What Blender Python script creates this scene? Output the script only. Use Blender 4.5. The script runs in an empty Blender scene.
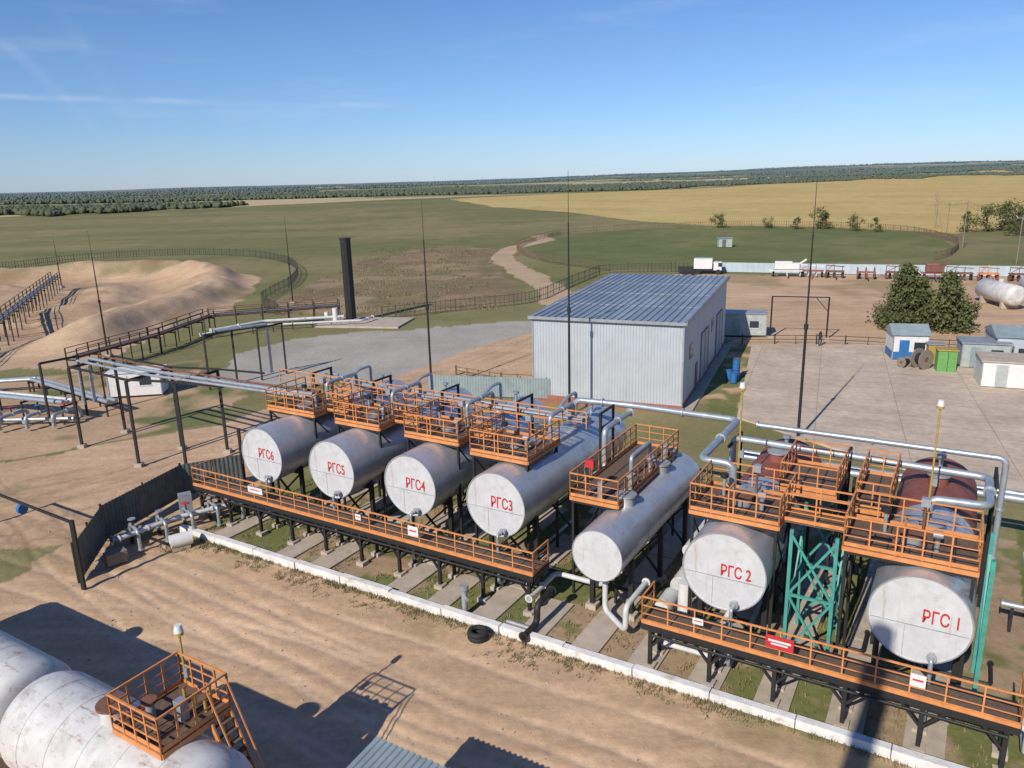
import bpy, math, random
import numpy as np
from mathutils import Vector, Matrix
sc=bpy.context.scene
H=18.6
ROT=math.radians(-31)
CA,SA=math.cos(ROT),math.sin(ROT)
rnd=random.Random(7)
def P(s,n,z=0.0): return Vector((s*CA-n*SA, s*SA+n*CA, z))

# ---------------------------------------------------------------- materials
MATS={}
def mat(n,c,rough=.7,metal=0.0,var=.25,scale=3.0,bump=0.0,bscale=30.0,streak=None,c2=None,coords='Object',streak2=None,haze=False):
    if n in MATS: return MATS[n]
    m=bpy.data.materials.new(n); m.use_nodes=True; nt=m.node_tree; N=nt.nodes; Lk=nt.links
    b=N['Principled BSDF']; b.inputs['Roughness'].default_value=rough; b.inputs['Metallic'].default_value=metal
    tc=N.new('ShaderNodeTexCoord')
    no=N.new('ShaderNodeTexNoise'); no.inputs['Scale'].default_value=scale; no.inputs['Detail'].default_value=6; no.inputs['Roughness'].default_value=.65
    Lk.new(tc.outputs[coords],no.inputs['Vector'])
    mx=N.new('ShaderNodeMix'); mx.data_type='RGBA'
    cr=N.new('ShaderNodeValToRGB'); cr.color_ramp.elements[0].position=.35; cr.color_ramp.elements[1].position=.68
    Lk.new(no.outputs[0],cr.inputs[0]); Lk.new(cr.outputs[0],mx.inputs[0])
    d=c2 if c2 else tuple(x*(1-var) for x in c)
    mx.inputs[6].default_value=(*c,1); mx.inputs[7].default_value=(*d,1)
    out=mx.outputs[2]
    for st in (streak,streak2):
        if not st: continue
        mp=N.new('ShaderNodeMapping'); mp.inputs['Scale'].default_value=st[0]; mp.inputs['Location'].default_value=(st[2]*7,3,1)
        Lk.new(tc.outputs[coords],mp.inputs[0])
        n2=N.new('ShaderNodeTexNoise'); n2.inputs['Scale'].default_value=1; n2.inputs['Detail'].default_value=6; n2.inputs['Roughness'].default_value=.72
        Lk.new(mp.outputs[0],n2.inputs['Vector'])
        c3=N.new('ShaderNodeValToRGB'); c3.color_ramp.elements[0].position=st[2]; c3.color_ramp.elements[1].position=st[2]+.16
        Lk.new(n2.outputs[0],c3.inputs[0])
        m2=N.new('ShaderNodeMix'); m2.data_type='RGBA'; Lk.new(c3.outputs[0],m2.inputs[0]); Lk.new(out,m2.inputs[6]); m2.inputs[7].default_value=(*st[1],1)
        out=m2.outputs[2]
    if haze:  # aerial haze painted into the base colour by distance from the origin
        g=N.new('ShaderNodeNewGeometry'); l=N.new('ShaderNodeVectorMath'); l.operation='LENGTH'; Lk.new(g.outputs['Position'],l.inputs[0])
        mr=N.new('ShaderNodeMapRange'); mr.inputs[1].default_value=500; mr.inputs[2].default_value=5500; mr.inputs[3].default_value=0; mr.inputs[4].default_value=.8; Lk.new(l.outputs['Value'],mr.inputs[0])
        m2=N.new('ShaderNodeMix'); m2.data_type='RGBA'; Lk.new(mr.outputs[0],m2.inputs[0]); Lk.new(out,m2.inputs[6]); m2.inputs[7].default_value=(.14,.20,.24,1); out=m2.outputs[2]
    Lk.new(out,b.inputs['Base Color'])
    if bump:
        n3=N.new('ShaderNodeTexNoise'); n3.inputs['Scale'].default_value=bscale; n3.inputs['Detail'].default_value=4
        Lk.new(tc.outputs[coords],n3.inputs['Vector'])
        bp=N.new('ShaderNodeBump'); bp.inputs['Strength'].default_value=bump; bp.inputs['Distance'].default_value=.05
        Lk.new(n3.outputs[0],bp.inputs['Height']); Lk.new(bp.outputs[0],b.inputs['Normal'])
    MATS[n]=m; return m
SILV=mat('silver_paint',(.58,.59,.60),.36,.55,.22,.9,streak=((3,.5,3),(.27,.22,.17),.58),streak2=((6,6,.8),(.38,.35,.30),.57),bump=.14,bscale=2.2)
SILVD=mat('silver_paint_worn',(.40,.41,.42),.5,.35,.3,1.5,streak=((3,.5,3),(.18,.13,.09),.57))
ENDW=mat('tank_end_grey_paint',(.60,.60,.59),.55,.1,.2,1.0,streak=((7,7,.5),(.36,.28,.20),.57),streak2=((1.5,1.5,1.5),(.46,.44,.41),.52),bump=.1,bscale=2)
REDP=mat('red_primer',(.26,.085,.06),.7,0,.3,1.5,streak=((2,.5,2),(.13,.055,.04),.56))
WTANK=mat('white_tank_paint',(.62,.60,.56),.55,0,.25,1.0,streak=((1.4,4,4),(.26,.15,.09),.55),streak2=((1,1,1),(.38,.34,.29),.53),bump=.14,bscale=2.2)
ORANGE=mat('orange_rail_paint',(.66,.27,.085),.6,0,.3,3,c2=(.50,.185,.06),streak=((4,4,4),(.24,.10,.05),.6))
BLACK=mat('black_steel',(.028,.026,.025),.6,.2,.3,4)
GRATE=mat('dark_grating',(.095,.065,.048),.85,.1,.4,6,c2=(.17,.11,.065))
PIPE=mat('galvanised_pipe',(.42,.46,.48),.42,.45,.25,2,streak=((2,2,2),(.25,.22,.19),.58))
WPIPE=mat('white_pipe',(.60,.60,.57),.55,0,.2,2,streak=((2,2,2),(.3,.22,.15),.56))
TEAL=mat('teal_steel',(.07,.33,.27),.55,0,.3,3,streak=((4,4,4),(.13,.12,.09),.58))
YEL=mat('yellow_paint',(.45,.30,.06),.6,0,.3,5)
REDT=mat('red_letter_paint',(.50,.03,.035),.6,0,.2,5)
WHITE=mat('white_paint',(.68,.67,.64),.6,0,.15,2,streak=((2,2,2),(.40,.36,.30),.6))
WASH=mat('whitewash_concrete',(.76,.74,.69),.85,0,.25,2,.3,12,streak=((1.4,1.4,1.4),(.44,.34,.24),.57))
CONC=mat('concrete_slab',(.48,.40,.31),.9,0,.25,1.2,.3,25,streak=((1,1,1),(.30,.24,.17),.56))
BRICK=mat('red_brick_plinth',(.36,.15,.09),.9,0,.3,6,.3,20)
CLAD=mat('corrugated_cladding',(.50,.53,.545),.5,.2,.12,.6,streak=((2.5,2.5,.25),(.39,.39,.385),.57))
ROOF=mat('roof_sheet',(.28,.32,.37),.5,.2,.2,.35,streak=((.8,.08,1),(.37,.40,.42),.5),streak2=((.5,.5,1),(.20,.21,.22),.6))
FENCEG=mat('grey_fence_sheet',(.32,.38,.38),.55,.2,.25,1.2)
FENCEW=mat('pale_blue_fence_sheet',(.46,.54,.57),.55,.1,.2,.4)
DFENCE=mat('dark_fence_sheet',(.12,.145,.135),.6,.1,.4,2,streak=((2,2,.5),(.20,.15,.10),.55))
RUST=mat('rusty_steel',(.20,.09,.055),.85,0,.4,4)
WOOD=mat('weathered_wood',(.26,.22,.17),.9,0,.35,5)
GLASS=mat('window_glass',(.03,.04,.05),.12,0,.1,2)
BLUE=mat('blue_paint',(.03,.15,.38),.5,0,.2,3)
GREENP=mat('green_paint',(.14,.34,.09),.55,0,.2,3)
BEIGE=mat('beige_cladding',(.40,.43,.40),.6,0,.25,2)
RUBBER=mat('black_rubber',(.02,.02,.02),.8,0,.2,4)
BARK=mat('bark',(.09,.065,.045),.9,0,.4,6)
LEAF=mat('foliage',(.12,.13,.035),.8,0,.3,1.4,c2=(.055,.072,.022))
LEAF2=mat('hazed_distant_foliage',(.06,.08,.034),.9,0,.3,.012,c2=(.09,.092,.038),haze=True)  # far tree crowns, blue-grey haze painted into their green
TUFT=mat('grass_blades',(.15,.16,.05),.9,0,.3,.5,c2=(.26,.21,.10))
DRY=mat('dry_grass_blades',(.25,.19,.10),.9,0,.3,.5,c2=(.18,.155,.068))
SKIN=mat('skin',(.5,.3,.2),.6); CLOTH=mat('dark_workwear',(.03,.04,.07),.9)

# ---------------------------------------------------------------- mesh builder
class MB:
    def __init__(s): s.v=[];s.f=[];s.m=[];s.sm=[];s.mats=[]
    def mi(s,m):
        if m not in s.mats: s.mats.append(m)
        return s.mats.index(m)
    def add(s,vs,fs,m,smooth=False):
        o=len(s.v); s.v.extend([tuple(v) for v in vs]); k=s.mi(m)
        for f in fs: s.f.append([i+o for i in f]); s.m.append(k); s.sm.append(smooth)
    def box(s,c,z,m,rz=0.0):
        hx,hy,hz=z[0]/2,z[1]/2,z[2]/2; cr,sr=math.cos(rz),math.sin(rz)
        vs=[]
        for dz in(-hz,hz):
            for dx,dy in((-hx,-hy),(hx,-hy),(hx,hy),(-hx,hy)):
                vs.append((c[0]+dx*cr-dy*sr,c[1]+dx*sr+dy*cr,c[2]+dz))
        s.add(vs,[(3,2,1,0),(4,5,6,7),(0,1,5,4),(1,2,6,5),(2,3,7,6),(3,0,4,7)],m)
    def bb(s,x0,x1,y0,y1,z0,z1,m): s.box(((x0+x1)/2,(y0+y1)/2,(z0+z1)/2),(x1-x0,y1-y0,z1-z0),m)
    def beam(s,p,q,w,h,m):
        p=Vector(p);q=Vector(q);d=(q-p)
        if d.length<1e-5:return
        d.normalize(); up=Vector((0,0,1)) if abs(d.z)<.95 else Vector((0,1,0))
        x=d.cross(up).normalized(); y=x.cross(d)
        vs=[]
        for c in(p,q):
            for a,b in((-1,-1),(1,-1),(1,1),(-1,1)): vs.append(c+x*a*w/2+y*b*h/2)
        s.add(vs,[(0,1,2,3),(7,6,5,4),(4,5,1,0),(5,6,2,1),(6,7,3,2),(7,4,0,3)],m)
    def sweep(s,pts,r,m,seg=10,caps=True,radii=None):
        pts=[Vector(p) for p in pts]; n=len(pts); rings=[]
        t=(pts[1]-pts[0]).normalized(); up=Vector((0,0,1)) if abs(t.z)<.9 else Vector((1,0,0))
        x=t.cross(up).normalized()
        for i,p in enumerate(pts):
            if i==0:t=(pts[1]-pts[0])
            elif i==n-1:t=(pts[-1]-pts[-2])
            else:t=(pts[i+1]-pts[i-1])
            t.normalize(); x=(x-t*x.dot(t)).normalized(); y=t.cross(x)
            rr=radii[i] if radii else r
            rings.append([p+(x*math.cos(2*math.pi*k/seg)+y*math.sin(2*math.pi*k/seg))*rr for k in range(seg)])
        vs=[v for R in rings for v in R]
        fs=[(i*seg+k,i*seg+(k+1)%seg,(i+1)*seg+(k+1)%seg,(i+1)*seg+k) for i in range(n-1) for k in range(seg)]
        s.add(vs,fs,m,True)
        if caps:
            s.add(rings[0],[tuple(range(seg))[::-1]],m); s.add(rings[-1],[tuple(range(seg))],m)
    def tube(s,p,q,r,m,seg=10,r2=None): s.sweep([p,q],r,m,seg,True,[r,r2 if r2 is not None else r])
    def pipe(s,pts,r,m,seg=10,bend=2.5,flanges=True):
        pts=[Vector(p) for p in pts]; o=[pts[0]]
        for i in range(1,len(pts)-1):
            a,b,c=pts[i-1],pts[i],pts[i+1]; k=min(r*bend,(a-b).length*.45,(c-b).length*.45)
            p0=b+(a-b).normalized()*k; p1=b+(c-b).normalized()*k
            for j in range(6):
                t=j/5; o.append(p0*(1-t)**2+b*2*t*(1-t)+p1*t*t)
        o.append(pts[-1]); s.sweep(o,r,m,seg)
        if flanges:
            for a,b in((pts[0],pts[1]),(pts[-1],pts[-2])):
                d=(b-a).normalized(); s.tube(a,a+d*.05,r*1.6,m,seg)
        for a,b in zip(pts[:-1],pts[1:]):
            if (b-a).length>2.5:
                c=a.lerp(b,.5); d=(b-a).normalized(); s.tube(c-d*.035,c+d*.035,r*1.5,m,seg)
    def rail(s,pts,m,h=1.1,sp=1.3,close=False,toe=True):
        pts=[Vector(p) for p in pts]
        if close: pts=pts+[pts[0]]
        for a,b in zip(pts[:-1],pts[1:]):
            L=(b-a).length; k=max(1,round(L/sp))
            for i in range(k+1):
                q=a.lerp(b,i/k); s.beam(q,q+Vector((0,0,h)),.05,.05,m)
            for z,w in((h,.055),(h*.68,.032),(h*.36,.032)):
                j=.012; s.beam(a+Vector((0,0,z+rnd.uniform(-j,j))),b+Vector((0,0,z+rnd.uniform(-j,j))),w,w,m)
            if toe: s.beam(a+Vector((0,0,.09)),b+Vector((0,0,.09)),.02,.14,m)
    def build(s,name,origin=(0,0,0),rot=0.0,parent=None):
        me=bpy.data.meshes.new(name); o=Vector(origin)
        vs=[(v[0]-o.x,v[1]-o.y,v[2]-o.z) for v in s.v]
        me.from_pydata(vs,[],s.f)
        for m in s.mats: me.materials.append(m)
        me.polygons.foreach_set('material_index',s.m); me.polygons.foreach_set('use_smooth',s.sm); me.update()
        ob=bpy.data.objects.new(name,me); sc.collection.objects.link(ob)
        if parent is not None: ob.parent=parent; return ob
        ob.rotation_euler[2]=rot
        c,si=math.cos(rot),math.sin(rot)
        ob.location=(o.x*c-o.y*si,o.x*si+o.y*c,o.z)
        return ob
def corr(mb,p0,p1,z0,z1,m,pitch=.25,dep=.035):
    p0=Vector((p0[0],p0[1],0));p1=Vector((p1[0],p1[1],0)); d=p1-p0;L=d.length;d.normalize()
    nn=Vector((d.y,-d.x,0)); k=max(1,round(L/pitch)); w=L/k; prof=[]
    for i in range(k):
        for f,h in((0,0),(.35,0),(.5,dep),(.85,dep)): prof.append((i*w+f*w,h))
    prof.append((L,0))
    vs=[];fs=[]
    for x,h in prof:
        q=p0+d*x+nn*h; vs+= [(q.x,q.y,z0),(q.x,q.y,z1)]
    for i in range(len(prof)-1): fs.append((2*i,2*i+2,2*i+3,2*i+1))
    mb.add(vs,fs,m)
def text(name,body,size,loc,rot,m,parent):
    cu=bpy.data.curves.new(name,'FONT'); cu.body=body; cu.size=size; cu.extrude=.006; cu.align_x='CENTER'; cu.align_y='CENTER'; cu.offset=.008
    o=bpy.data.objects.new(name,cu); sc.collection.objects.link(o); o.location=loc; o.rotation_euler=rot; o.scale=(.8,1.2,1); cu.materials.append(m); o.parent=parent
    return o
# ---------------------------------------------------------------- numpy noise & terrain
def h2(ix,iy,sd):
    a=np.sin(ix*127.1+iy*311.7+sd*74.7)*43758.5453
    return a-np.floor(a)
def vn(x,y,sd=0):
    xi=np.floor(x);yi=np.floor(y);fx=x-xi;fy=y-yi;fx=fx*fx*(3-2*fx);fy=fy*fy*(3-2*fy)
    return (h2(xi,yi,sd)*(1-fx)+h2(xi+1,yi,sd)*fx)*(1-fy)+(h2(xi,yi+1,sd)*(1-fx)+h2(xi+1,yi+1,sd)*fx)*fy
def fbm(x,y,sd=0,o=4):
    t=0;a=.5;f=1
    for i in range(o): t=t+a*vn(x*f,y*f,sd+i*13);a*=.5;f*=2.03
    return t/(1-.5**o)
def sst(a,b,x): t=np.clip((x-a)/(b-a),0,1); return t*t*(3-2*t)
def inpoly(px,py,poly):
    c=np.zeros(px.shape,bool);n=len(poly)
    for i in range(n):
        x1,y1=poly[i];x2,y2=poly[(i+1)%n]
        if y1==y2: continue
        k=((y1>py)!=(y2>py))&(px<(x2-x1)*(py-y1)/(y2-y1)+x1); c^=k
    return c
def line_d(px,py,pts):
    r=np.full(px.shape,1e9)
    for (x1,y1),(x2,y2) in zip(pts[:-1],pts[1:]):
        dx,dy=x2-x1,y2-y1; t=np.clip(((px-x1)*dx+(py-y1)*dy)/(dx*dx+dy*dy),0,1)
        r=np.minimum(r,np.hypot(px-x1-t*dx,py-y1-t*dy))
    return r
def arc(pts,k=4):
    o=[]
    P_=[Vector(q) for q in pts]
    for i in range(len(P_)-1):
        p0=P_[max(i-1,0)];p1=P_[i];p2=P_[i+1];p3=P_[min(i+2,len(P_)-1)]
        for j in range(k):
            t=j/k; o.append(tuple(.5*((2*p1)+(-p0+p2)*t+(2*p0-5*p1+4*p2-p3)*t*t+(-p0+3*p1-3*p2+p3)*t**3)))
    o.append(tuple(P_[-1])); return o
def PL2(l): return [tuple(P(a,b)[:2]) for a,b in l]
TRACKS=[arc(PL2(l)) for l in (
 [(-60,19.5),(-34,20.5),(-15,19.2),(5,19.8),(30,18)],[(-60,15.5),(-34,17.3),(-15,16.6),(5,17.2),(30,16)],[(-60,22),(-36,21.6),(-20,21),(0,21.4),(30,21)],
 [(-48,2),(-36,14),(-26,18.6),(-10,18.2),(4,18.6),(30,20)],[(-70,24),(-50,22),(-38,19),(-28,17.5),(-14,16),(2,15.2),(25,15)],
 [(-44,20),(-43,30),(-43,42),(-40,52)],[(-50,15),(-41,24),(-40,36),(-41,50)],[(-20,4),(-10,12),(0,17.5),(20,21)])]
TRACKS+= [arc(l) for l in ([(-60,45),(-36,46),(-20,57),(-10,71),(0,84),(12,112)],[(-55,40),(-33,43),(-19,55),(-7,71),(3,84),(16,118),(30,140)],[(-40,30),(-30,44),(-20,58),(-8,77),(6,100),(22,132)],
 [(24,100),(40,110),(70,108),(100,100)],[(20,125),(45,118),(80,112)],[(-130,150),(-90,160),(-62,152),(-52,125),(-50,100)],[(-120,135),(-90,145),(-66,140),(-56,118),(-53,95)])]
DIRTL=[(-118,180),(-98,186),(-73,184),(-55,166),(-45.6,141),(-43.7,124),(-46,103),(-45,88),(-47,79),(-75,86),(-120,110),(-220,170)]
def rut(x,y):
    r=np.hypot(x,y); o=np.zeros(x.shape); k=r<210
    xs,ys=x[k],y[k]; w=np.maximum(.2,.0024*r[k]); a=np.zeros(xs.shape)
    for t in TRACKS:
        d=line_d(xs+.5*(vn(xs/4,ys/4,5)-.5),ys+.5*(vn(xs/4,ys/4,6)-.5),t); a=np.maximum(a,np.exp(-((d-.95)/w)**2)*(.35+.9*fbm(xs/3,ys/3,61)))
    o[k]=a; return o
def terr(x,y):
    r=np.hypot(x,y); th=np.degrees(np.arctan2(x,y))
    z=.07*(fbm(x*.4,y*.4,3)-1)*(1-sst(100,200,r))
    z=z+sst(220,700,r)*(1.6*(fbm(x/170,y/170,5)-.5))
    ins=inpoly(x,y,DIRTL)
    if ins.any():
        d=line_d(x,y,DIRTL[:8]); n2=fbm(x/12,y/12,9)
        z=z+np.where(ins,(2.3*np.exp(-((d-8)/4.5)**2)*(.5+n2)+1.6*np.exp(-((d-26)/5)**2)*n2*1.3-1.1*sst(12,20,d)*(1-sst(22,40,d))+1.1*(n2-.4))*sst(0,6,d)*sst(84,98,y),0)
    hf=10+ 46*sst(-10,34,th)+26*(fbm(th/7+50,r/3000,8)-.5)
    z=z+sst(1100,6500,r)*hf + sst(800,1500,r)*(1-sst(4000,7000,r))*14*(fbm(x/800,y/420,21)-.62)
    return z
def forestR(th): return np.interp(th,[-60,-34,-20,-5,5,18,34,60],[730,760,780,930,980,1350,1800,1900])
def fmask(x,y):
    r=np.hypot(x,y);th=np.degrees(np.arctan2(x,y))
    R0=forestR(th)*(1+.25*(fbm(th/3+9,r*0,31)-.5))
    a=fbm(x/1100,y/330,41); a=a+.12*(fbm(x/150,y/90,43)-.5)
    first=(r<R0*1.2)
    return (r>R0)&((a>.5)|(first&(a>.39)))
# ---------------------------------------------------------------- ground
def make_ground():
    th=np.concatenate([np.arange(-180,-48,3.0),np.arange(-48,48,.14),np.arange(48,180,3.0)])
    rs=[.5]
    while rs[-1]<14000:
        r=rs[-1]; rs.append(r*(1.06 if r<10 else 1.0055 if r<70 else 1.009 if r<300 else 1.012 if r<3000 else 1.03))
    rs=np.array(rs); A,R=np.meshgrid(np.radians(th),rs); X=(R*np.sin(A)).ravel();Y=(R*np.cos(A)).ravel()
    ru=rut(X,Y); Z=terr(X,Y)-ru*.06; nr,na=R.shape
    idx=np.arange(nr*na).reshape(nr,na); j2=np.roll(idx,-1,axis=1)
    q=np.stack([idx[:-1],idx[1:],j2[1:],j2[:-1]],-1).reshape(-1,4)
    me=bpy.data.meshes.new('ground'); me.vertices.add(len(X)); me.vertices.foreach_set('co',np.stack([X,Y,Z],-1).ravel().astype('f'))
    me.loops.add(q.size); me.loops.foreach_set('vertex_index',q.ravel().astype('i'))
    me.polygons.add(len(q)); me.polygons.foreach_set('loop_start',(np.arange(len(q))*4).astype('i'))
    me.update(calc_edges=True); me.polygons.foreach_set('use_smooth',np.ones(len(q),bool))
    r=np.hypot(X,Y)
    nA=fbm(X/40,Y/40,1); nB=fbm(X/9,Y/9,2); nC=fbm(X/2.2,Y/2.2,4)
    C=np.zeros((len(X),4))
    def mixc(w,c,d=None):
        w=np.clip(w,0,1)[:,None]; C[:,:3]=C[:,:3]*(1-w)+np.array(c)*w
        if d is not None: C[:,3]=C[:,3]*(1-w[:,0])+d*w[:,0]
    C[:,:3]=(.185,.17,.065)
    mixc(sst(.42,.6,nA),(.235,.20,.088)); mixc(sst(.45,.7,nB)*.45,(.14,.145,.05))
    mixc(sst(.4,.62,fbm(X/260,Y/45,19))*.55,(.145,.15,.054))
    mixc(sst(.5,.62,fbm(X/300,Y/30,29))*.35,(.27,.23,.11))
    px=X+(nB-.5)*6; py=Y+(nB-.5)*10
    m=inpoly(px,py,[(-38,112),(-37,190),(-20,235),(-2,215),(-4,190),(-1,160),(2,122),(-15,106)]); mixc(m*.85,(.23,.17,.088),.2)
    mixc(m*sst(.5,.62,nC)*.6,(.15,.135,.058)); mixc(m*sst(.55,.66,nB)*.7,(.34,.245,.145)); mixc(m*sst(.5,.6,nA)*.4,(.20,.13,.075))
    yf=inpoly(X+(nA-.5)*6,Y+(nA-.5)*10,[(-60,820),(-10,560),(30,440),(60,320),(76,290),(100,277),(118,250),(130,226),(167,250),(420,560),(1500,2300),(760,1600),(330,1150),(60,950)])
    ang=np.cos(Y/30+X/22+2*nA)
    mixc(yf*1.0,(.50,.36,.13)); mixc(yf*sst(.2,.9,ang)*.35,(.39,.31,.105)); mixc(yf*sst(.48,.66,nA)*.5,(.56,.42,.18))
    mixc(yf*(1-sst(0,1,np.abs((X*.5+Y*.25)%26-13)))*.4,(.30,.25,.09))
    rr=inpoly(X,Y,[(4,226),(17,262),(48,282),(84,284),(110,266),(121,241),(116,207),(108,187),(96,168),(40,156),(19,159),(8,177)])
    mixc(rr*1.0,(.15,.16,.052)); mixc(rr*sst(.45,.65,nB)*.6,(.22,.20,.085)); mixc(rr*sst(.4,.6,fbm(X/30,Y/60,91))*.5,(.115,.13,.042))
    qx=X+(nB-.5)*5+(nC-.5)*1.2; qy=Y+(nB-.5)*6+(nC-.5)*1.2
    dirt=(.53,.352,.212)
    d=inpoly(qx,qy,DIRTL); mixc(d*1.0,(.50,.345,.21),.6)
    mixc(d*sst(.55,.68,nA*.5+nB*.5)*.8,(.22,.185,.085),.1)
    mixc(d*sst(.5,.62,fbm(X/16,Y/7,55))*.45,(.38,.23,.13),.6)
    d=inpoly(qx,qy,[(-140,-60),(-140,30),(-70,44),(-50,49),(-35,53),(-24,59),(-16,72),(-5,88),(3,100),(7,112),(10,128),(18,142),(34,149),(88,134),(110,125),(110,70),(60,60),(24,60),(14,62),(5,72),(-5,67),(-16,48),(-17,36),(-24,33),(60,-60)]); mixc(d*1.0,dirt,1)
    mixc(d*sst(95,125,Y)*sst(.5,.62,nB)*.6,(.27,.21,.10),.3)
    mixc(d*sst(.54,.66,nB)*(Y<90)*.4,(.40,.26,.155),.8)
    g=inpoly(qx,qy,[(-30.1,75),(-31,87),(-26.4,95),(-14.2,99),(2.6,102),(5,97),(-4.8,86),(-11.1,74.3),(-20.1,70.2),(-25.9,70.8)]); mixc(g*1.0,(.38,.35,.29),.2); mixc(g*sst(.5,.65,nB)*.4,(.30,.27,.21),.3)
    gr=inpoly(qx,qy,[(-60,52),(-46,49),(-36,53),(-25,59),(-24,69),(-31,74),(-34,84),(-43,80),(-60,75)]); mixc(gr*1.0,(.15,.155,.055),0); mixc(gr*sst(.44,.54,nB),(.46,.31,.185),.6)
    d=(line_d(qx*.5+X*.5,qy*.5+Y*.5,[(7.9,118),(6.4,138),(2.3,163),(-2,189),(1,217),(12,242),(10,262)])<2.8); mixc(d*1.0,(.46,.33,.20),.6)
    s_=X*CA+Y*SA; n_=-X*SA+Y*CA
    ns=n_+(nC-.5)*.9+(nB-.5)*1.2
    d=(ns<24.2)&(s_>-60)&(s_<60); mixc(d*1.0,dirt,1)
    mixc(d*sst(.5,.62,nC*.3+nB*.7)*.5,(.43,.28,.165),1)
    ed=sst(21.4,23.8,ns)
    mixc(d*ed*sst(.42,.6,nC*.5+nB*.5)*.6*(s_<3),(.24,.205,.09),.1)
    mixc(d*(n_>18)*(n_<23)*sst(.54,.64,nB)*.3,(.36,.26,.14),.6)
    mixc(inpoly(qx,qy,[(-24.5,34.5),(-27,35),(-28,38.5),(-24,39)])*.8,(.16,.165,.06),0)
    e=(n_>24.2)&(n_<44)&(s_>-36)&(s_<3.6)
    mixc(e*1.0,(.36,.255,.155),.5); mixc(e*sst(.42,.5,nC*.6+nB*.4)*.9,(.14,.16,.048),0)
    e=(ns>24.4)&(n_<46)&(s_>3.6)&(s_<60); mixc(e*1.0,(.135,.15,.045),0); mixc(e*sst(.5,.6,nC)*.5,(.22,.19,.09),0)
    e=inpoly(X,Y,[(14,62),(22,80),(25,88),(27,82),(17.5,58)]); mixc(e*sst(.3,.5,nC)*.9,(.14,.16,.05),0)
    isd=np.clip(C[:,3]*1.2,0,1); sel=sst(.35,.6,fbm(X/14,Y/14,71))
    mixc(ru*isd*.85*sel,(.64,.45,.29)); mixc(ru*isd*.75*(1-sel),(.33,.205,.12))
    fm=fmask(X,Y); far=r>forestR(np.degrees(np.arctan2(X,Y)))*.98
    fieldc=fbm(X/700,Y/260,77)
    mixc((far&~yf)*1.0,(.21,.21,.095)); mixc((far&~yf&(fieldc>.5))*1.0,(.48,.38,.21)); mixc((far&~yf&(fieldc<.42))*1.0,(.15,.17,.065)); mixc((fm&~yf)*1.0,(.06,.08,.036))
    mixc(sst(900,7000,r)*.62,(.18,.235,.27),0)  # painted aerial haze: far ground colours fade to blue-grey
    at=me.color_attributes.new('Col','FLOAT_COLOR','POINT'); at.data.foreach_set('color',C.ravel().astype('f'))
    m=bpy.data.materials.new('ground_soil_grass_haze'); m.use_nodes=True; nt=m.node_tree;N=nt.nodes;Lk=nt.links;b=N['Principled BSDF']; b.inputs['Roughness'].default_value=.95; b.inputs['Specular IOR Level'].default_value=.15
    a=N.new('ShaderNodeAttribute');a.attribute_name='Col'; tc=N.new('ShaderNodeTexCoord')
    def noise(sc_,det,vec=None):
        n=N.new('ShaderNodeTexNoise');n.inputs['Scale'].default_value=sc_;n.inputs['Detail'].default_value=det;n.inputs['Roughness'].default_value=.72
        Lk.new(vec or tc.outputs['Object'],n.inputs['Vector']);return n.outputs[0]
    def mr(x,a0,a1,b0,b1):
        n=N.new('ShaderNodeMapRange');Lk.new(x,n.inputs[0]);n.inputs[1].default_value=a0;n.inputs[2].default_value=a1;n.inputs[3].default_value=b0;n.inputs[4].default_value=b1;return n.outputs[0]
    def mth(op,x,y):
        n=N.new('ShaderNodeMath');n.operation=op
        for i,v in enumerate((x,y)):
            if isinstance(v,(int,float)): n.inputs[i].default_value=v
            else: Lk.new(v,n.inputs[i])
        return n.outputs[0]
    f1=mr(noise(.12,10),.3,.7,.82,1.16); f2=mr(noise(2.5,9),.3,.7,.82,1.16)
    mp=N.new('ShaderNodeMapping');mp.inputs['Rotation'].default_value=(0,0,math.radians(33));mp.inputs['Scale'].default_value=(.05,.8,1);Lk.new(tc.outputs['Object'],mp.inputs[0])
    tr=mr(noise(1,7,mp.outputs[0]),.35,.65,.84,1.1)
    trm=N.new('ShaderNodeMix');Lk.new(a.outputs['Alpha'],trm.inputs[0]);trm.inputs[2].default_value=1;Lk.new(tr,trm.inputs[3])
    vo=N.new('ShaderNodeTexVoronoi');vo.inputs['Scale'].default_value=3.2;vo.inputs['Randomness'].default_value=1;Lk.new(tc.outputs['Object'],vo.inputs['Vector'])
    peb=mr(vo.outputs['Distance'],.03,.14,.85,1.0)
    tot=mth('MULTIPLY',mth('MULTIPLY',mth('MULTIPLY',f1,f2),trm.outputs[0]),peb)
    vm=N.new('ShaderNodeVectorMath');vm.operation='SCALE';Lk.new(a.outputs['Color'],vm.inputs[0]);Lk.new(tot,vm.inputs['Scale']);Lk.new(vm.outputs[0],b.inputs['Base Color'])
    bp=N.new('ShaderNodeBump');bp.inputs['Strength'].default_value=.45;bp.inputs['Distance'].default_value=.12
    Lk.new(mth('ADD',noise(1.6,10),mth('MULTIPLY',tr,.25)),bp.inputs['Height']);Lk.new(bp.outputs[0],b.inputs['Normal'])
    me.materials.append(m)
    o=bpy.data.objects.new('ground',me);sc.collection.objects.link(o)
make_ground()
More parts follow.
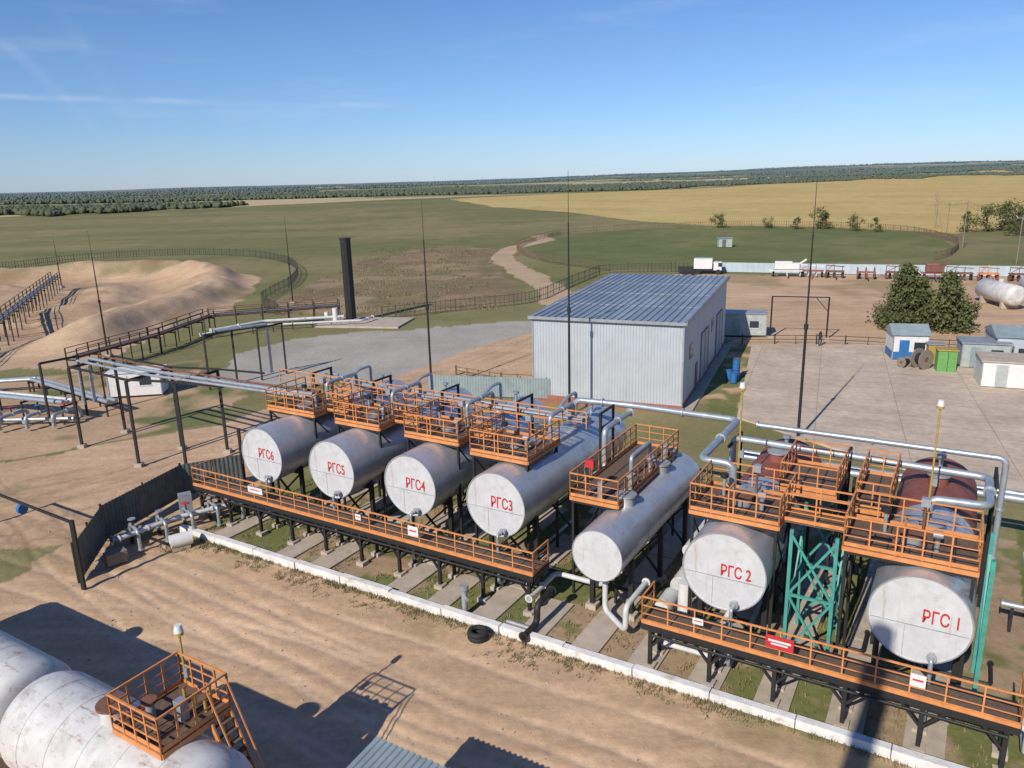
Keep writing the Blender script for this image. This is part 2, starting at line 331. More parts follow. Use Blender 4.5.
# ---------------------------------------------------------------- concrete yard
def slabmat():
    m=bpy.data.materials.new('concrete_panels');m.use_nodes=True;nt=m.node_tree;N=nt.nodes;Lk=nt.links;b=N['Principled BSDF'];b.inputs['Roughness'].default_value=.9
    tc=N.new('ShaderNodeTexCoord');br=N.new('ShaderNodeTexBrick');br.inputs['Scale'].default_value=1;br.offset=0
    br.inputs['Brick Width'].default_value=6;br.inputs['Row Height'].default_value=2;br.inputs['Mortar Size'].default_value=.03
    br.inputs['Color1'].default_value=(.50,.395,.285,1);br.inputs['Color2'].default_value=(.55,.44,.325,1);br.inputs['Mortar'].default_value=(.33,.26,.17,1)
    Lk.new(tc.outputs['Object'],br.inputs[0])
    out=br.outputs[0]
    for sc_,a,bb_ in((.2,.78,1.12),(1.6,.86,1.1)):
        no=N.new('ShaderNodeTexNoise');no.inputs['Scale'].default_value=sc_;no.inputs['Detail'].default_value=9;no.inputs['Roughness'].default_value=.7;Lk.new(tc.outputs['Object'],no.inputs[0])
        mr=N.new('ShaderNodeMapRange');mr.inputs[1].default_value=.32;mr.inputs[2].default_value=.68;mr.inputs[3].default_value=a;mr.inputs[4].default_value=bb_;Lk.new(no.outputs[0],mr.inputs[0])
        vm=N.new('ShaderNodeVectorMath');vm.operation='SCALE';Lk.new(out,vm.inputs[0]);Lk.new(mr.outputs[0],vm.inputs['Scale']);out=vm.outputs[0]
    Lk.new(out,b.inputs['Base Color']);return m
YR=math.radians(-22.5)
SL=slabmat()
mb=MB()
cy,sy=math.cos(-YR),math.sin(-YR)
yard=[(17.6,57.5),(26.8,83.6),(40.4,82.2),(62,74),(90,62),(60,20),(28.5,41.5),(24,47)]
yl=[(x*cy-y*sy,x*sy+y*cy) for x,y in yard]
n=len(yl); mb.add([(x,y,.09) for x,y in yl]+[(x,y,-.2) for x,y in yl],[tuple(range(n))]+[(i,i+n,(i+1)%n+n,(i+1)%n) for i in range(n)],SL)
mb.build('concrete_yard_pavement',rot=YR)
mb=MB()
for i,s in enumerate(np.arange(-34.5,2.0,2.45)):
    for k in range(6):
        a=24.7+k*3.05
        if rnd.random()<.12: continue
        mb.box((s+.62,a+1.49,-.02+rnd.uniform(0,.03)),(1.25+rnd.uniform(-.08,.05),2.94,.14),CONC,rnd.uniform(-.015,.015))
mb.build('concrete_footpath_slabs',rot=ROT)
mb=MB()
s=-36.5
while s<4.6:
    L=3.0; z=rnd.uniform(-.03,.03); a=rnd.uniform(-.03,.03)
    mb.box((s+L/2,24.35+a,.14+z),(L-.03,.32,.42),WASH,rnd.uniform(-.008,.008)); s+=L
mb.build('whitewashed_kerb_wall',rot=ROT)
mb=MB()
for i in range(7): mb.box((3.9,25.2+i*2.6,.12),(.3,2.55,.3),WASH)
mb.build('side_kerb',rot=ROT)
# ---------------------------------------------------------------- horizontal tanks
def tank(name,s,n,z,R,L,shell,end,label=None,rearcol=None,lpos=(.3,.15),lsz=.75,seg=56,nozz=True):
    mb=MB(); split=n+L*.52 if rearcol else n+L
    def ring(nn,r): return [(s+r*math.cos(2*math.pi*k/seg),nn,z+r*math.sin(2*math.pi*k/seg)) for k in range(seg)]
    def shellpart(a,b,m,r=R):
        A=ring(a,r);B=ring(b,r); mb.add(A+B,[(k,(k+1)%seg,(k+1)%seg+seg,k+seg) for k in range(seg)],m,True)
    shellpart(n,split,shell)
    if rearcol: shellpart(split,n+L,rearcol)
    for a,d,m in((n,1,end),(n+L,-1,rearcol or end)):
        r0=ring(a,R);r1=ring(a+d*0.0,R*.972);r2=ring(a+d*.04,R*.962)
        f=[(k,(k+1)%seg,(k+1)%seg+seg,k+seg) for k in range(seg)]
        if d<0: f=[q[::-1] for q in f]
        f=[q[::-1] for q in f]
        mb.add(r0+r1,f,SILVD if m is ENDW else m);mb.add(r1+r2,f,m)
        mb.add(r2,[tuple(range(seg))] if d>0 else [tuple(range(seg))[::-1]],m)
    k=int(L//1.5)
    for i in range(1,k+1):
        a=n+i*L/(k+1); m=shell if a<split else (rearcol or shell)
        A=ring(a-.03,R+.012);B=ring(a+.03,R+.012); mb.add(A+B,[(q,(q+1)%seg,(q+1)%seg+seg,q+seg) for q in range(seg)],m,True)
    if R>1.3:
        mb.beam((s-R*.93,n+.035,z-.25),(s+R*.93,n+.035,z-.25),.014,.03,SILVD)
        mb.beam((s-.4,n+.035,z-R*.9),(s-.4,n+.035,z-.28),.014,.03,SILVD)
        mb.tube((s+.5,n+.05,z-R*.72),(s+.5,n-.22,z-R*.72),.1,shell,12); mb.tube((s+.5,n-.20,z-R*.72),(s+.5,n-.26,z-R*.72),.16,SILVD,12)
    if nozz:
        for a in(n+L*.3,n+L*.72):
            mb.tube((s,a,z+R-.08),(s,a,z+R+.38),.38,rearcol if rearcol and a>split else shell,20); mb.tube((s,a,z+R+.38),(s,a,z+R+.46),.47,SILVD,20)
        mb.tube((s,n+L*.88,z+R-.05),(s,n+L*.88,z+R+.5),.1,PIPE,10); mb.tube((s,n+L*.88,z+R+.5),(s,n+L*.88,z+R+.62),.2,PIPE,12)
    for a in(n+1.6,n+L*.5,n+L-1.6):
        w=R*.8; mb.beam((s-w,a,z-R*.78),(s+w,a,z-R*.78),.35,.25,BLACK)
        for q in(-w,w):
            mb.beam((s+q,a,0),(s+q,a,z-R*.6),.2,.2,BLACK); mb.box((s+q,a,.1),(.5,.5,.25),CONC)
        mb.beam((s-w,a,.3),(s+w,a,z-R*.85),.09,.09,BLACK); mb.beam((s+w,a,.3),(s-w,a,z-R*.85),.09,.09,BLACK)
    ob=mb.build(name,origin=(s,n,0),rot=ROT)
    if label: text('label',label,lsz,(lpos[0],.028,z+lpos[1]),(math.pi/2,0,0),REDT,ob)
    return ob
T=[(-33.0,27.5,'РГС6'),(-27.9,27.65,'РГС5'),(-22.8,27.8,'РГС4'),(-17.8,27.8,'РГС3')]
for s,n,l in T:
    tank('horizontal_storage_tank',s,n,4.0,1.6,12,SILV,ENDW,l,None,(.35,.1),.62)
tank('horizontal_storage_tank',-6.8,26.5,4,1.6,12.1,SILV,ENDW,'РГС 2',REDP,(.45,.05),.54)
tank('horizontal_storage_tank',-.2,26.35,4,1.6,12.6,SILV,ENDW,'РГС 1',REDP,(.65,.15),.54)
tank('separator_vessel',-12,26.4,3.45,1.14,10.4,SILV,ENDW,None,None,(0,.1),.4,seg=44)
# ---------------------------------------------------------------- walkways
def deck(mb,s0,s1,n0,n1,z,edge=ORANGE,th=.05):
    mb.bb(s0,s1,n0,n1,z-th,z,GRATE)
    for a,b in(((s0,n0),(s1,n0)),((s1,n0),(s1,n1)),((s1,n1),(s0,n1)),((s0,n1),(s0,n0))):
        mb.beam((a[0],a[1],z-.10),(b[0],b[1],z-.10),.08,.16,edge)
    k=int((s1-s0)/.6)
    for i in range(1,k): mb.beam((s0+(s1-s0)*i/k,n0+.05,z+.008),(s0+(s1-s0)*i/k,n1-.05,z+.008),.05,.02,BLACK)
def lowwalk(name,s0,s1,n0,n1,z,signs=()):
    mb=MB()
    mb.bb(s0+.05,s1-.05,n0+.05,n1-.05,z-.05,z,GRATE)
    for nn in(n0,n1): mb.beam((s0,nn,z-.14),(s1,nn,z-.14),.1,.28,BLACK)
    for ss in(s0,s1): mb.beam((ss,n0+.06,z-.14),(ss,n1-.06,z-.14),.1,.28,BLACK)
    mb.beam((s0,n0-.06,z+.07),(s1,n0-.06,z+.07),.02,.14,ORANGE)
    mb.rail([(s0,n1,z),(s0,n0,z),(s1,n0,z),(s1,n1,z)],ORANGE,1.1,1.0)
    k=round((s1-s0)/2.5)
    for i in range(k+1):
        s=s0+.3+(s1-s0-.6)*i/k
        for nn in(n0+.15,n1-.1):
            mb.beam((s,nn,0),(s,nn,z-.28),.14,.14,BLACK); mb.box((s,nn,.08),(.45,.45,.2),CONC)
        mb.beam((s,n0+.15,z-.9),(s,n1-.1,z-.35),.07,.07,BLACK); mb.beam((s,n0+.15,.9),(s,n1-.1,.9),.07,.07,BLACK)
        if i<k:
            s2=s0+.3+(s1-s0-.6)*(i+1)/k
            mb.beam((s,n0+.15,z-1.1),(s+.7,n0+.15,z-.28),.09,.09,BLACK); mb.beam((s2,n0+.15,z-1.1),(s2-.7,n0+.15,z-.28),.09,.09,BLACK)
    mb.pipe([(s0+.5,n1+.25,z-.5),(s1-.3,n1+.25,z-.5)],.09,PIPE)
    mb.pipe([(s0+.5,n0-.2,z-.32),(s1-.3,n0-.2,z-.32)],.05,BLACK)
    for ss,c,w,hh in signs:
        mb.box((ss,n0-.1,z+.72),(w,.02,hh),c)
        if c is REDT: mb.box((ss,n0-.115,z+.78),(w*.8,.01,hh*.15),WHITE); mb.box((ss,n0-.115,z+.66),(w*.6,.01,hh*.12),WHITE)
        else: mb.box((ss,n0-.115,z+.74),(w*.7,.01,hh*.14),REDT)
    return mb.build(name,rot=ROT)
lowwalk('tank_front_walkway',-37.2,-14.8,26.0,27.4,2.0,[(-31.9,WHITE,1.1,.35),(-21.2,WHITE,.6,.5),(-24.6,WHITE,.35,.3)])
lowwalk('tank_front_walkway',-9.4,2.85,24.9,26.2,2.0,[(-4.3,REDT,.95,.5),(.0,WHITE,.45,.45),(-7.2,WHITE,.4,.25)])
def upplat(name,s0,s1,n0,n1,z,post=BLACK,extra=None,valves=True,mid=True):
    mb=MB(); deck(mb,s0,s1,n0,n1,z)
    mb.rail([(s0,n0,z),(s1,n0,z),(s1,n1,z),(s0,n1,z)],ORANGE,1.1,.8,close=True)
    for s in(s0+.1,s1-.1):
        for n in(n0+.1,n1-.1): mb.beam((s,n,0),(s,n,z-.2),.11,.11,post)
        mb.beam((s,n0+.1,2.3),(s,n1-.1,z-.3),.06,.06,post); mb.beam((s,n1-.1,2.3),(s,n0+.1,z-.3),.06,.06,post)
    mb.beam((s0+.1,n0+.1,z-.26),(s1-.1,n0+.1,z-.26),.1,.12,post); mb.beam((s0+.1,n1-.1,z-.26),(s1-.1,n1-.1,z-.26),.1,.12,post)
    if valves:
        c=(s0+s1)/2; m=(n0+n1)/2
        mb.tube((c,m,z-.1),(c,m,z+.35),.33,SILVD,18); mb.tube((c,m,z+.35),(c,m,z+.42),.42,RUST,18)
        mb.tube((c-.9,m+.5,z-.1),(c-.9,m+.5,z+.8),.07,PIPE); mb.tube((c-.9,m+.5,z+.8),(c-.9,m+.5,z+.95),.17,BLACK,12)
        mb.tube((c+.8,m-.3,z-.1),(c+.8,m-.3,z+.6),.09,PIPE); mb.tube((c+.65,m-.3,z+.62),(c+.95,m-.3,z+.62),.14,SILVD,12)
        mb.tube((c+.3,m+.9,z-.1),(c+.3,m+.9,z+1.2),.05,RUST); mb.box((c+.3,m+.9,z+1.25),(.3,.25,.3),SILVD)
        mb.pipe([(c-1.3,m-.8,z-.1),(c-1.3,m-.8,z+.5),(c-.5,m-.8,z+.5),(c-.5,m-.8,z-.1)],.06,RUST,8)
        if mid: mb.rail([(c-.2,n0,z),(c-.2,m-.7,z)],ORANGE,1.1,.8)
    if extra: extra(mb)
    return mb.build(name,rot=ROT)
upplat('tank_top_platform',-35.2,-31.4,30.2,33.4,5.85)
upplat('tank_top_platform',-29.6,-26.4,30.0,33.2,5.85)
upplat('tank_top_platform',-24.6,-21.2,29.9,33.0,5.85)
upplat('tank_top_platform',-20.0,-16.8,29.2,32.4,5.85)
mb=MB()
for a,b in((-31.4,-29.6),(-26.4,-24.6),(-21.2,-20.0)):
    mb.bb(a+.06,b-.06,31.2,32.2,5.8,5.86,GRATE); mb.rail([(a,31.2,5.85),(b,31.2,5.85)],ORANGE,1.1,1.0); mb.rail([(a,32.2,5.85),(b,32.2,5.85)],ORANGE,1.1,1.0)
mb.build('connecting_catwalk',rot=ROT)
upplat('tank_top_platform',-8.5,-5.1,27.5,30.4,5.85,BLACK)
upplat('tank_top_platform',-5.9,-3.7,31.4,34.6,5.85,BLACK,valves=False)
upplat('tank_top_platform',-2.8,1.3,27.0,29.6,5.85,BLACK)
upplat('tank_top_platform',-2.9,-1.7,30.6,34.6,5.85,BLACK,valves=False)
mb=MB()
mb.bb(-5.04,-2.86,28.2,29.2,5.77,5.83,GRATE)
for q in(28.2,29.2): mb.rail([(-5.1,q,5.83),(-2.8,q,5.83)],ORANGE,1.1,1.0)
mb.build('connecting_catwalk',rot=ROT)
def sx(mb):
    for n in(30.5,33.0,35.0):
        mb.tube((-12.2,n,4.5),(-12.2,n,5.5),.12,PIPE,12); mb.tube((-12.2,n,5.5),(-12.2,n,5.6),.22,SILVD,12)
    mb.pipe([(-12.7,31.8,4.6),(-12.7,31.8,5.9),(-12.7,34.2,5.9),(-12.7,34.2,4.6)],.1,PIPE,10)
    mb.tube((-13.6,29.2,4.9),(-13.6,29.2,6.2),.05,RUST,8); mb.box((-13.6,29.2,6.3),(.4,.2,.35),REDT); mb.tube((-12.9,28.8,4.9),(-12.9,28.8,5.7),.15,SILVD,12)
upplat('vessel_platform',-14.3,-12.0,28.6,36.4,4.85,BLACK,extra=sx,valves=False)
mb=MB()
for n in(28.0,30.8):
    for s in(-4.7,-3.1): mb.beam((s,n,0),(s,n,5.6),.13,.13,TEAL)
    for z0,z1 in((.3,2.9),(2.9,5.4)):
        mb.beam((-4.7,n,z0),(-3.1,n,z1),.07,.09,TEAL); mb.beam((-3.1,n,z0),(-4.7,n,z1),.07,.09,TEAL)
    mb.beam((-4.7,n,2.9),(-3.1,n,2.9),.1,.1,TEAL)
for s in(-4.7,-3.1):
    mb.beam((s,28,.3),(s,30.8,5.4),.08,.08,TEAL); mb.beam((s,28,2.9),(s,30.8,2.9),.1,.1,TEAL)
mb.beam((1.75,28.2,0),(1.75,28.2,5.8),.14,.14,TEAL); mb.beam((1.75,30.6,0),(1.75,30.6,5.8),.14,.14,TEAL); mb.beam((1.75,28.2,1),(1.75,30.6,5),.09,.09,TEAL)
mb.build('teal_steel_support_frame',rot=ROT)
# ---------------------------------------------------------------- process pipework
mb=MB()
r=.16
mb.pipe([(-17.8,36.2,5.5),(-17.8,36.2,6.9),(-14.6,36.5,6.9),(-9.0,36.4,6.9),(-9.0,30.4,6.9),(-7.6,30.4,6.9),(-7.6,30.4,5.4)],r,PIPE,12)
mb.pipe([(-14.6,36.3,6.6),(-14.6,33.0,6.6),(-14.6,33.0,4.6),(-13.2,31.5,4.6)],r*.9,PIPE,12)
mb.pipe([(-9.0,35.6,3.0),(-9.0,35.6,6.25),(1.6,35.2,6.25),(1.6,32.0,6.25),(-.4,31.8,6.25),(-.4,31.8,5.4)],r,PIPE,12)
mb.pipe([(-8.2,37.0,6.6),(2.2,36.9,6.6),(2.2,36.9,2.0)],r*.8,PIPE,12)
mb.pipe([(-10,41.2,3.3),(30,41.2,3.3)],.2,PIPE,12); mb.pipe([(-10,41.9,3.3),(30,41.9,3.3)],.16,PIPE,12)
mb.pipe([(2.6,34.4,1.2),(20,34.4,1.2)],.12,PIPE,12)
for s in range(-9,30,5):
    mb.beam((s,40.8,0),(s,40.8,3.1),.12,.12,BLACK); mb.beam((s,42.2,0),(s,42.2,3.1),.12,.12,BLACK); mb.beam((s,40.7,3.05),(s,42.3,3.05),.12,.12,BLACK)
for s in(3,8,13,18): mb.beam((s,34.4,0),(s,34.4,1.08),.12,.12,BLACK)
for s in(-9.0,-3.9,1.9):
    for n in(36.0,37.2): mb.beam((s,n,0),(s,n,6.0),.13,.13,BLACK)
    mb.beam((s,34.9,6.0),(s,37.3,6.0),.12,.12,BLACK)
mb.build('overhead_process_pipework',rot=ROT)
mb=MB()
mb.pipe([(-36,36.0,6.3),(-30,35.0,6.3),(-16.5,34.6,6.3)],.13,PIPE,12); mb.pipe([(-36,36.7,6.3),(-30,35.5,6.3),(-16.5,35.2,6.3)],.09,PIPE,10)
for s in(-32.9,-27.9,-22.8,-17.8):
    mb.pipe([(s+.5,35.0,6.3),(s+.5,35.0,7.1),(s+.5,32.4,7.1),(s+.5,32.4,5.4)],.11,PIPE,12)
    mb.pipe([(s-.6,34.9,6.3),(s-.6,36.6,6.9),(s-.6,37.6,6.9),(s-.6,37.6,5.3)],.09,PIPE,12)
for s in(-35.4,-30.4,-25.3,-20.3,-15.4):
    for n in(34.3,35.9): mb.beam((s,n,0),(s,n,6.9),.12,.12,BLACK)
    mb.beam((s,34.2,6.1),(s,36.0,6.1),.14,.14,BLACK); mb.beam((s,34.2,6.95),(s,36.0,6.95),.1,.1,BLACK)
mb.rail([(-38,33.9,6.15),(-16,33.9,6.15)],ORANGE,.9,1.4,toe=False)
mb.build('tank_top_pipe_rack',rot=ROT)
mb=MB()
mb.pipe([(-14.2,26.6,1.2),(-14.2,25.2,1.2),(-14.2,25.2,.35),(-14.2,24.0,.35)],.14,BLACK,12)
mb.pipe([(-12,27.3,2.4),(-12,27.3,.5),(-10.6,26.2,.5),(-10.6,26.2,1.6),(-10.6,28.5,1.6)],.12,WPIPE,12)
mb.pipe([(-12.6,28.5,2.4),(-12.6,28.5,.9),(-15,28.5,.9),(-15,25.9,.9)],.12,WPIPE,12)
mb.tube((-9.6,30.2,.75),(-9.6,35.5,.85),.5,WPIPE,20); mb.tube((-8.9,28.6,.1),(-8.9,28.6,2.0),.3,WHITE,18); mb.tube((-9.8,28.2,.6),(-9.8,29.6,.6),.38,WPIPE,18)
mb.tube((-9.7,31.5,1.9),(-9.7,34.5,1.95),.32,WPIPE,18); mb.tube((-9.7,32,.9),(-9.7,32,1.9),.12,WPIPE,10); mb.tube((-9.7,34,.9),(-9.7,34,1.9),.12,WPIPE,10)
mb.pipe([(-9.2,28.2,.4),(-9.2,26.3,.4),(-7.0,26.3,.4),(-7.0,26.6,1.2),(-6.3,26.45,2.85)],.11,WPIPE,12)
mb.pipe([(-3,28,.35),(3.2,28,.35),(3.2,26,.35),(3.2,26,1.3),(2,26,1.3)],.1,WPIPE,12)
for s in(-32.4,-27.4,-22.3,-17.3,-6.3,.3):
    n0=27.6 if s<-10 else 26.4
    mb.pipe([(s,n0-.2,2.85),(s,n0-.45,2.85),(s,n0-.45,.4),(s,n0+8,.4)],.07,PIPE,10)
    mb.tube((s,n0-.45,1.2),(s,n0-.45,1.45),.17,BLUE if s>-8 else SILVD,12)
for s in np.arange(-30,2,4.3): mb.pipe([(s,29.5,.35),(s+2.2,29.5,.35),(s+2.2,31,.35)],.07,BLACK,8)
mb.tube((3.3,25.5,.3),(3.3,25.5,3.6),.05,WHITE,8); mb.tube((-15.5,24.9,.2),(-14.4,24.9,.2),.1,SILVD,10)
mb.build('ground_level_pipework',rot=ROT)
mb=MB(); mb.tube((-17.6,24.75,0),(-17.6,24.75,1.25),.13,SILVD,14); mb.tube((-17.6,24.75,1.25),(-17.6,24.75,1.45),.2,SILVD,14); mb.tube((-17.6,24.75,.9),(-17.3,24.55,.9),.08,SILVD,10); mb.build('fire_hydrant',origin=(-17.6,24.75,0),rot=ROT)
mb=MB()
for k in range(2): mb.sweep([(-16.1+.34*math.cos(a*.4),23.5+.34*math.sin(a*.4),.10+k*.2) for a in range(17)],.12,RUBBER,8,False)
mb.build('tyre_stack',origin=(-16.1,23.5,0),rot=ROT)
def lamp(s,n,z,h):
    mb=MB(); mb.tube((s,n,z),(s,n,z+h),.045,YEL,10,.035); mb.tube((s,n,z+h),(s,n,z+h+.1),.13,YEL,12); mb.tube((s,n,z+h+.1),(s,n,z+h+.32),.14,WHITE,14,.1); mb.box((s,n,z+.02),(.3,.3,.04),BLACK)
    mb.box((s+.12,n,z+1.4),(.16,.14,.3),SILVD); mb.build('lamp_post',origin=(s,n,z),rot=ROT)
lamp(-7.6,31.2,5.7,4.2); lamp(-.4,31.4,5.7,4.3); lamp(-18.7,11.9,3.4,2.6)
def mast(x,y,h):
    mb=MB(); mb.tube((x,y,0),(x,y,h*.45),.11,BLACK,10,.09); mb.tube((x,y,h*.45),(x,y,h*.8),.075,BLACK,8,.05); mb.tube((x,y,h*.8),(x,y,h),.03,BLACK,6,.015)
    mb.box((x,y,.1),(.8,.8,.4),CONC); mb.tube((x,y,h*.44),(x,y,h*.46),.15,BLACK,10)
    mb.build('lightning_mast',origin=(x,y,0))
for a in((-7.4,68.2,17),(4.6,59.5,19.1),(20.4,52.1,18.3),(-46.3,86.4,14.3),(-35.3,124.4,14),(-89.4,153.8,10.2)): mast(*a)
# ---------------------------------------------------------------- warehouse
def shed():
    e=bpy.data.objects.new('metal_warehouse',None); sc.collection.objects.link(e)
    e.location=(.737*H,3.213*H,0); e.rotation_euler[2]=YR
    W,D,Z=12.8,26.6,7.15
    mb=MB(); corr(mb,(-W,0),(0,0),.4,Z,CLAD); corr(mb,(0,0),(0,D),.4,Z,CLAD); corr(mb,(0,D),(-W,D),.4,Z,CLAD); corr(mb,(-W,D),(-W,0),.4,Z,CLAD)
    mb.build('walls',parent=e)
    mb=MB(); mb.bb(-W-.08,.08,-.08,D+.08,-.1,.42,BRICK); mb.bb(-W-.8,.9,-.9,-.09,-.1,.12,BRICK); mb.bb(.09,.9,-.09,D,-.1,.12,CONC); mb.build('plinth',parent=e)
    mb=MB(); k=22; prof=[]
    for i in range(k):
        for f,h in((0,0),(.78,0),(.84,.11),(.94,.11)): prof.append((i+f,h))
    prof.append((k,0)); vs=[];fs=[]
    for q,h in prof:
        x=-W-.25+(W+.5)*q/k; zz=Z+.16+h; vs+=[(x,-.3,zz),(x,D+.3,zz+.35)]
    for i in range(len(prof)-1): fs.append((2*i,2*i+2,2*i+3,2*i+1))
    mb.add(vs,fs,ROOF)
    for t in(.25,.5,.75): mb.beam((-W-.2,D*t,Z+.18+.35*t),(.2,D*t,Z+.18+.35*t),.12,.03,SILVD)
    mb.build('roof_sheet',parent=e)
    mb=MB(); mb.beam((-W-.27,-.32,Z+.06),(.27,-.32,Z+.06),.05,.26,SILVD); mb.beam((.29,-.3,Z+.12),(.29,D+.3,Z+.42),.06,.36,SILVD); mb.beam((-W-.29,-.3,Z+.08),(-W-.29,D+.3,Z+.42),.06,.22,SILVD)
    mb.beam((0.02,-.02,.4),(0.02,-.02,Z),.14,.14,SILVD); mb.beam((-W,-.02,.4),(-W,-.02,Z),.12,.12,SILVD)
    mb.build('trim',parent=e)
    mb=MB()
    for y0,w,hh in((9,4.2,4.6),(19,4.2,4.6)):
        mb.bb(.05,.12,y0,y0+w,.42,hh,BEIGE)
        for a,b in(((.14,y0,.42),(.14,y0,hh)),((.14,y0+w,.42),(.14,y0+w,hh)),((.14,y0,hh),(.14,y0+w,hh)),((.14,y0+w/2,.42),(.14,y0+w/2,hh))): mb.beam(a,b,.08,.1,SILVD)
    for y0 in(3,15.5): mb.bb(.05,.09,y0,y0+1.6,3.6,4.8,GLASS); mb.bb(.06,.1,y0+.77,y0+.83,3.6,4.8,WHITE)
    mb.bb(.05,.11,6.2,7.2,.42,2.5,DFENCE)
    mb.build('doors_and_windows',parent=e)
shed()
# ---------------------------------------------------------------- stack
mb=MB(); x,y=-22.0,105.2
mb.tube((x,y,0),(x,y,11.4),.7,BLACK,28); mb.tube((x,y,11.3),(x,y,11.5),.77,BLACK,28); mb.tube((x,y,0),(x,y,.5),1.1,CONC,24); mb.tube((x,y,5.5),(x,y,5.65),.76,BLACK,28)
for q in(-.2,.2): mb.beam((x+q,y-.85,.3),(x+q,y-.85,11),.04,.04,BLACK)
mb.build('black_chimney_stack',origin=(x,y,0))
mb=MB(); mb.box((x+2,y-1,.05),(12,7,.3),CONC,-.2); mb.build('stack_base_slab')
mb=MB()
mb.pipe([(-38,96,1.0),(-33,102,1.0),(-22.8,104.2,1.0)],.2,WPIPE,12); mb.pipe([(-39,95,.7),(-33,100.6,.7),(-20,102.4,.7),(-19,105,.7)],.15,WPIPE,12)
mb.tube((-23.9,104,.2),(-23.9,104,2.2),.35,WHITE,16); mb.tube((-25.2,104.5,.2),(-25.2,104.5,1.6),.3,WHITE,16)
for i in range(8): q=Vector((-38,96,0)).lerp(Vector((-22,104,0)),i/7); mb.beam(q,q+Vector((0,0,.9)),.12,.12,BLACK)
mb.build('flare_supply_pipes')
def rack(name,pts,z,w,nsp,pipes,mpost=BLACK,rail=True):
    mb=MB()
    def gz(q): return float(terr(np.array([q.x]),np.array([q.y]))[0])
    for (a,b) in zip(pts[:-1],pts[1:]):
        A=Vector((*a,0));B=Vector((*b,0)); d=(B-A).normalized(); nn=Vector((-d.y,d.x,0)); k=max(1,round((B-A).length/nsp))
        for i in range(k+1):
            q=A.lerp(B,i/k)
            for sg in(-1,1):
                w0=q+nn*sg*w/2; mb.beam(w0+Vector((0,0,min(0,gz(w0))-.1)),w0+Vector((0,0,z+(1.1 if rail else 0))),.11,.11,mpost)
            mb.beam(q-nn*(w/2+.1)+Vector((0,0,z-.12)),q+nn*(w/2+.1)+Vector((0,0,z-.12)),.12,.14,mpost)
        for j,(off,r,m) in enumerate(pipes): mb.tube(A+nn*off+Vector((0,0,z+r)),B+nn*off+Vector((0,0,z+r)),r,m,10)
        if rail:
            for sg in(-1,1):
                for hz in(.55,1.1): mb.beam(A+nn*sg*w/2+Vector((0,0,z+hz)),B+nn*sg*w/2+Vector((0,0,z+hz)),.07,.07,RUST if hz>1 else mpost)
    return mb.build(name)
rack('pipe_bridge',[(-45,77),(-41.5,88),(-40,101),(-24,107)],1.9,1.5,3.2,[(-.4,.16,RUST),(0,.2,PIPE),(.45,.12,ORANGE)])
rack('pipe_bridge',[(-60,78),(-66,98),(-88,150)],2.4,1.5,3.5,[(-.3,.2,PIPE),(.3,.14,PIPE)])
rack('low_pipe_run',[(-60,60),(-45.3,64.5),(-36.7,61.2)],1.6,1.4,4,[(-.45,.2,PIPE),(.0,.14,PIPE),(.45,.16,WPIPE)],rail=False)
rack('low_pipe_run',[(-58,70),(-46,72),(-34,63)],1.0,1.2,4,[(-.35,.18,PIPE),(.3,.16,PIPE)],rail=False)
mb=MB()
for (x,y) in((-32.3,54.6),(-26,50.2),(-22.3,49.2)):
    b=(x+1.6,y+3.4)
    for q in((x,y),b): mb.beam((q[0],q[1],0),(q[0],q[1],6.1),.17,.17,BLACK); mb.box((q[0],q[1],.1),(.5,.5,.25),CONC)
    mb.beam((x,y,6.1),(b[0],b[1],6.1),.16,.18,BLACK)
for (a,b) in(((-32.3,54.6),(-26,50.2)),((-26,50.2),(-22.3,49.2)),((-22.3,49.2),(-18.5,47.6))):
    mb.beam((*a,6.2),(*b,6.2),.12,.14,BLACK); mb.beam((a[0]+1.6,a[1]+3.4,6.2),(b[0]+1.6,b[1]+3.4,6.2),.1,.12,BLACK)
for o,r,m in((.8,.09,PIPE),(1.7,.12,PIPE),(2.6,.07,RUST)):
    v=Vector((.43,.9,0))*o
    pts=[Vector((-32.6,55,3.0))+v,Vector((-32.6,55,6.4))+v,Vector((-26,50.4,6.4))+v,Vector((-18,46.4,6.4))+v*.7,Vector((-12.5,43.6,6.35))+v*.7]
    mb.pipe(pts,r,m,10)
for (x,y) in((-38,60.4),(-28.6,70.4),(-24.7,73.7)):
    for q in(0,2.2): mb.beam((x+q*.8,y+q*1.1,0),(x+q*.8,y+q*1.1,5.2),.15,.15,BLACK)
    mb.beam((x,y,5.2),(x+1.8,y+2.5,5.2),.15,.17,BLACK)
mb.pipe([(-28.0,71.5,5.4),(-24,74.8,5.4),(-24,74.8,.5)],.13,PIPE,10); mb.beam((-28.6,70.4,5.3),(-24.7,73.7,5.3),.1,.12,BLACK)
mb.build('steel_pipe_portal_frames')
mb=MB()
for i in range(5):
    x=-45+i*2.0; y=58+i*.3
    mb.pipe([(x,y,.25),(x,y,1.2),(x+.9,y+2.4,1.2),(x+.9,y+2.4,.3)],.14,PIPE,12)
    mb.tube((x,y,.7),(x,y,.95),.26,PIPE,12)
    mb.tube((x+.4,y+1.2,1.2),(x+.4,y+1.2,1.8),.05,BLACK,8); mb.tube((x+.4,y+1.2,1.8),(x+.4,y+1.2,1.84),.22,BLUE if i%2 else REDT,14)
mb.pipe([(-48,60.6,.5),(-36,60.5,.5)],.16,PIPE,12)
mb.build('valve_manifold')
mb=MB()
mb.pipe([(-21.6,37.6,.5),(-19.5,40.0,.5),(-16.6,42.3,.5)],.18,PIPE,12); mb.pipe([(-20.8,36.9,.9),(-18.9,39.4,.9),(-15.6,41.6,.9)],.12,WPIPE,12)
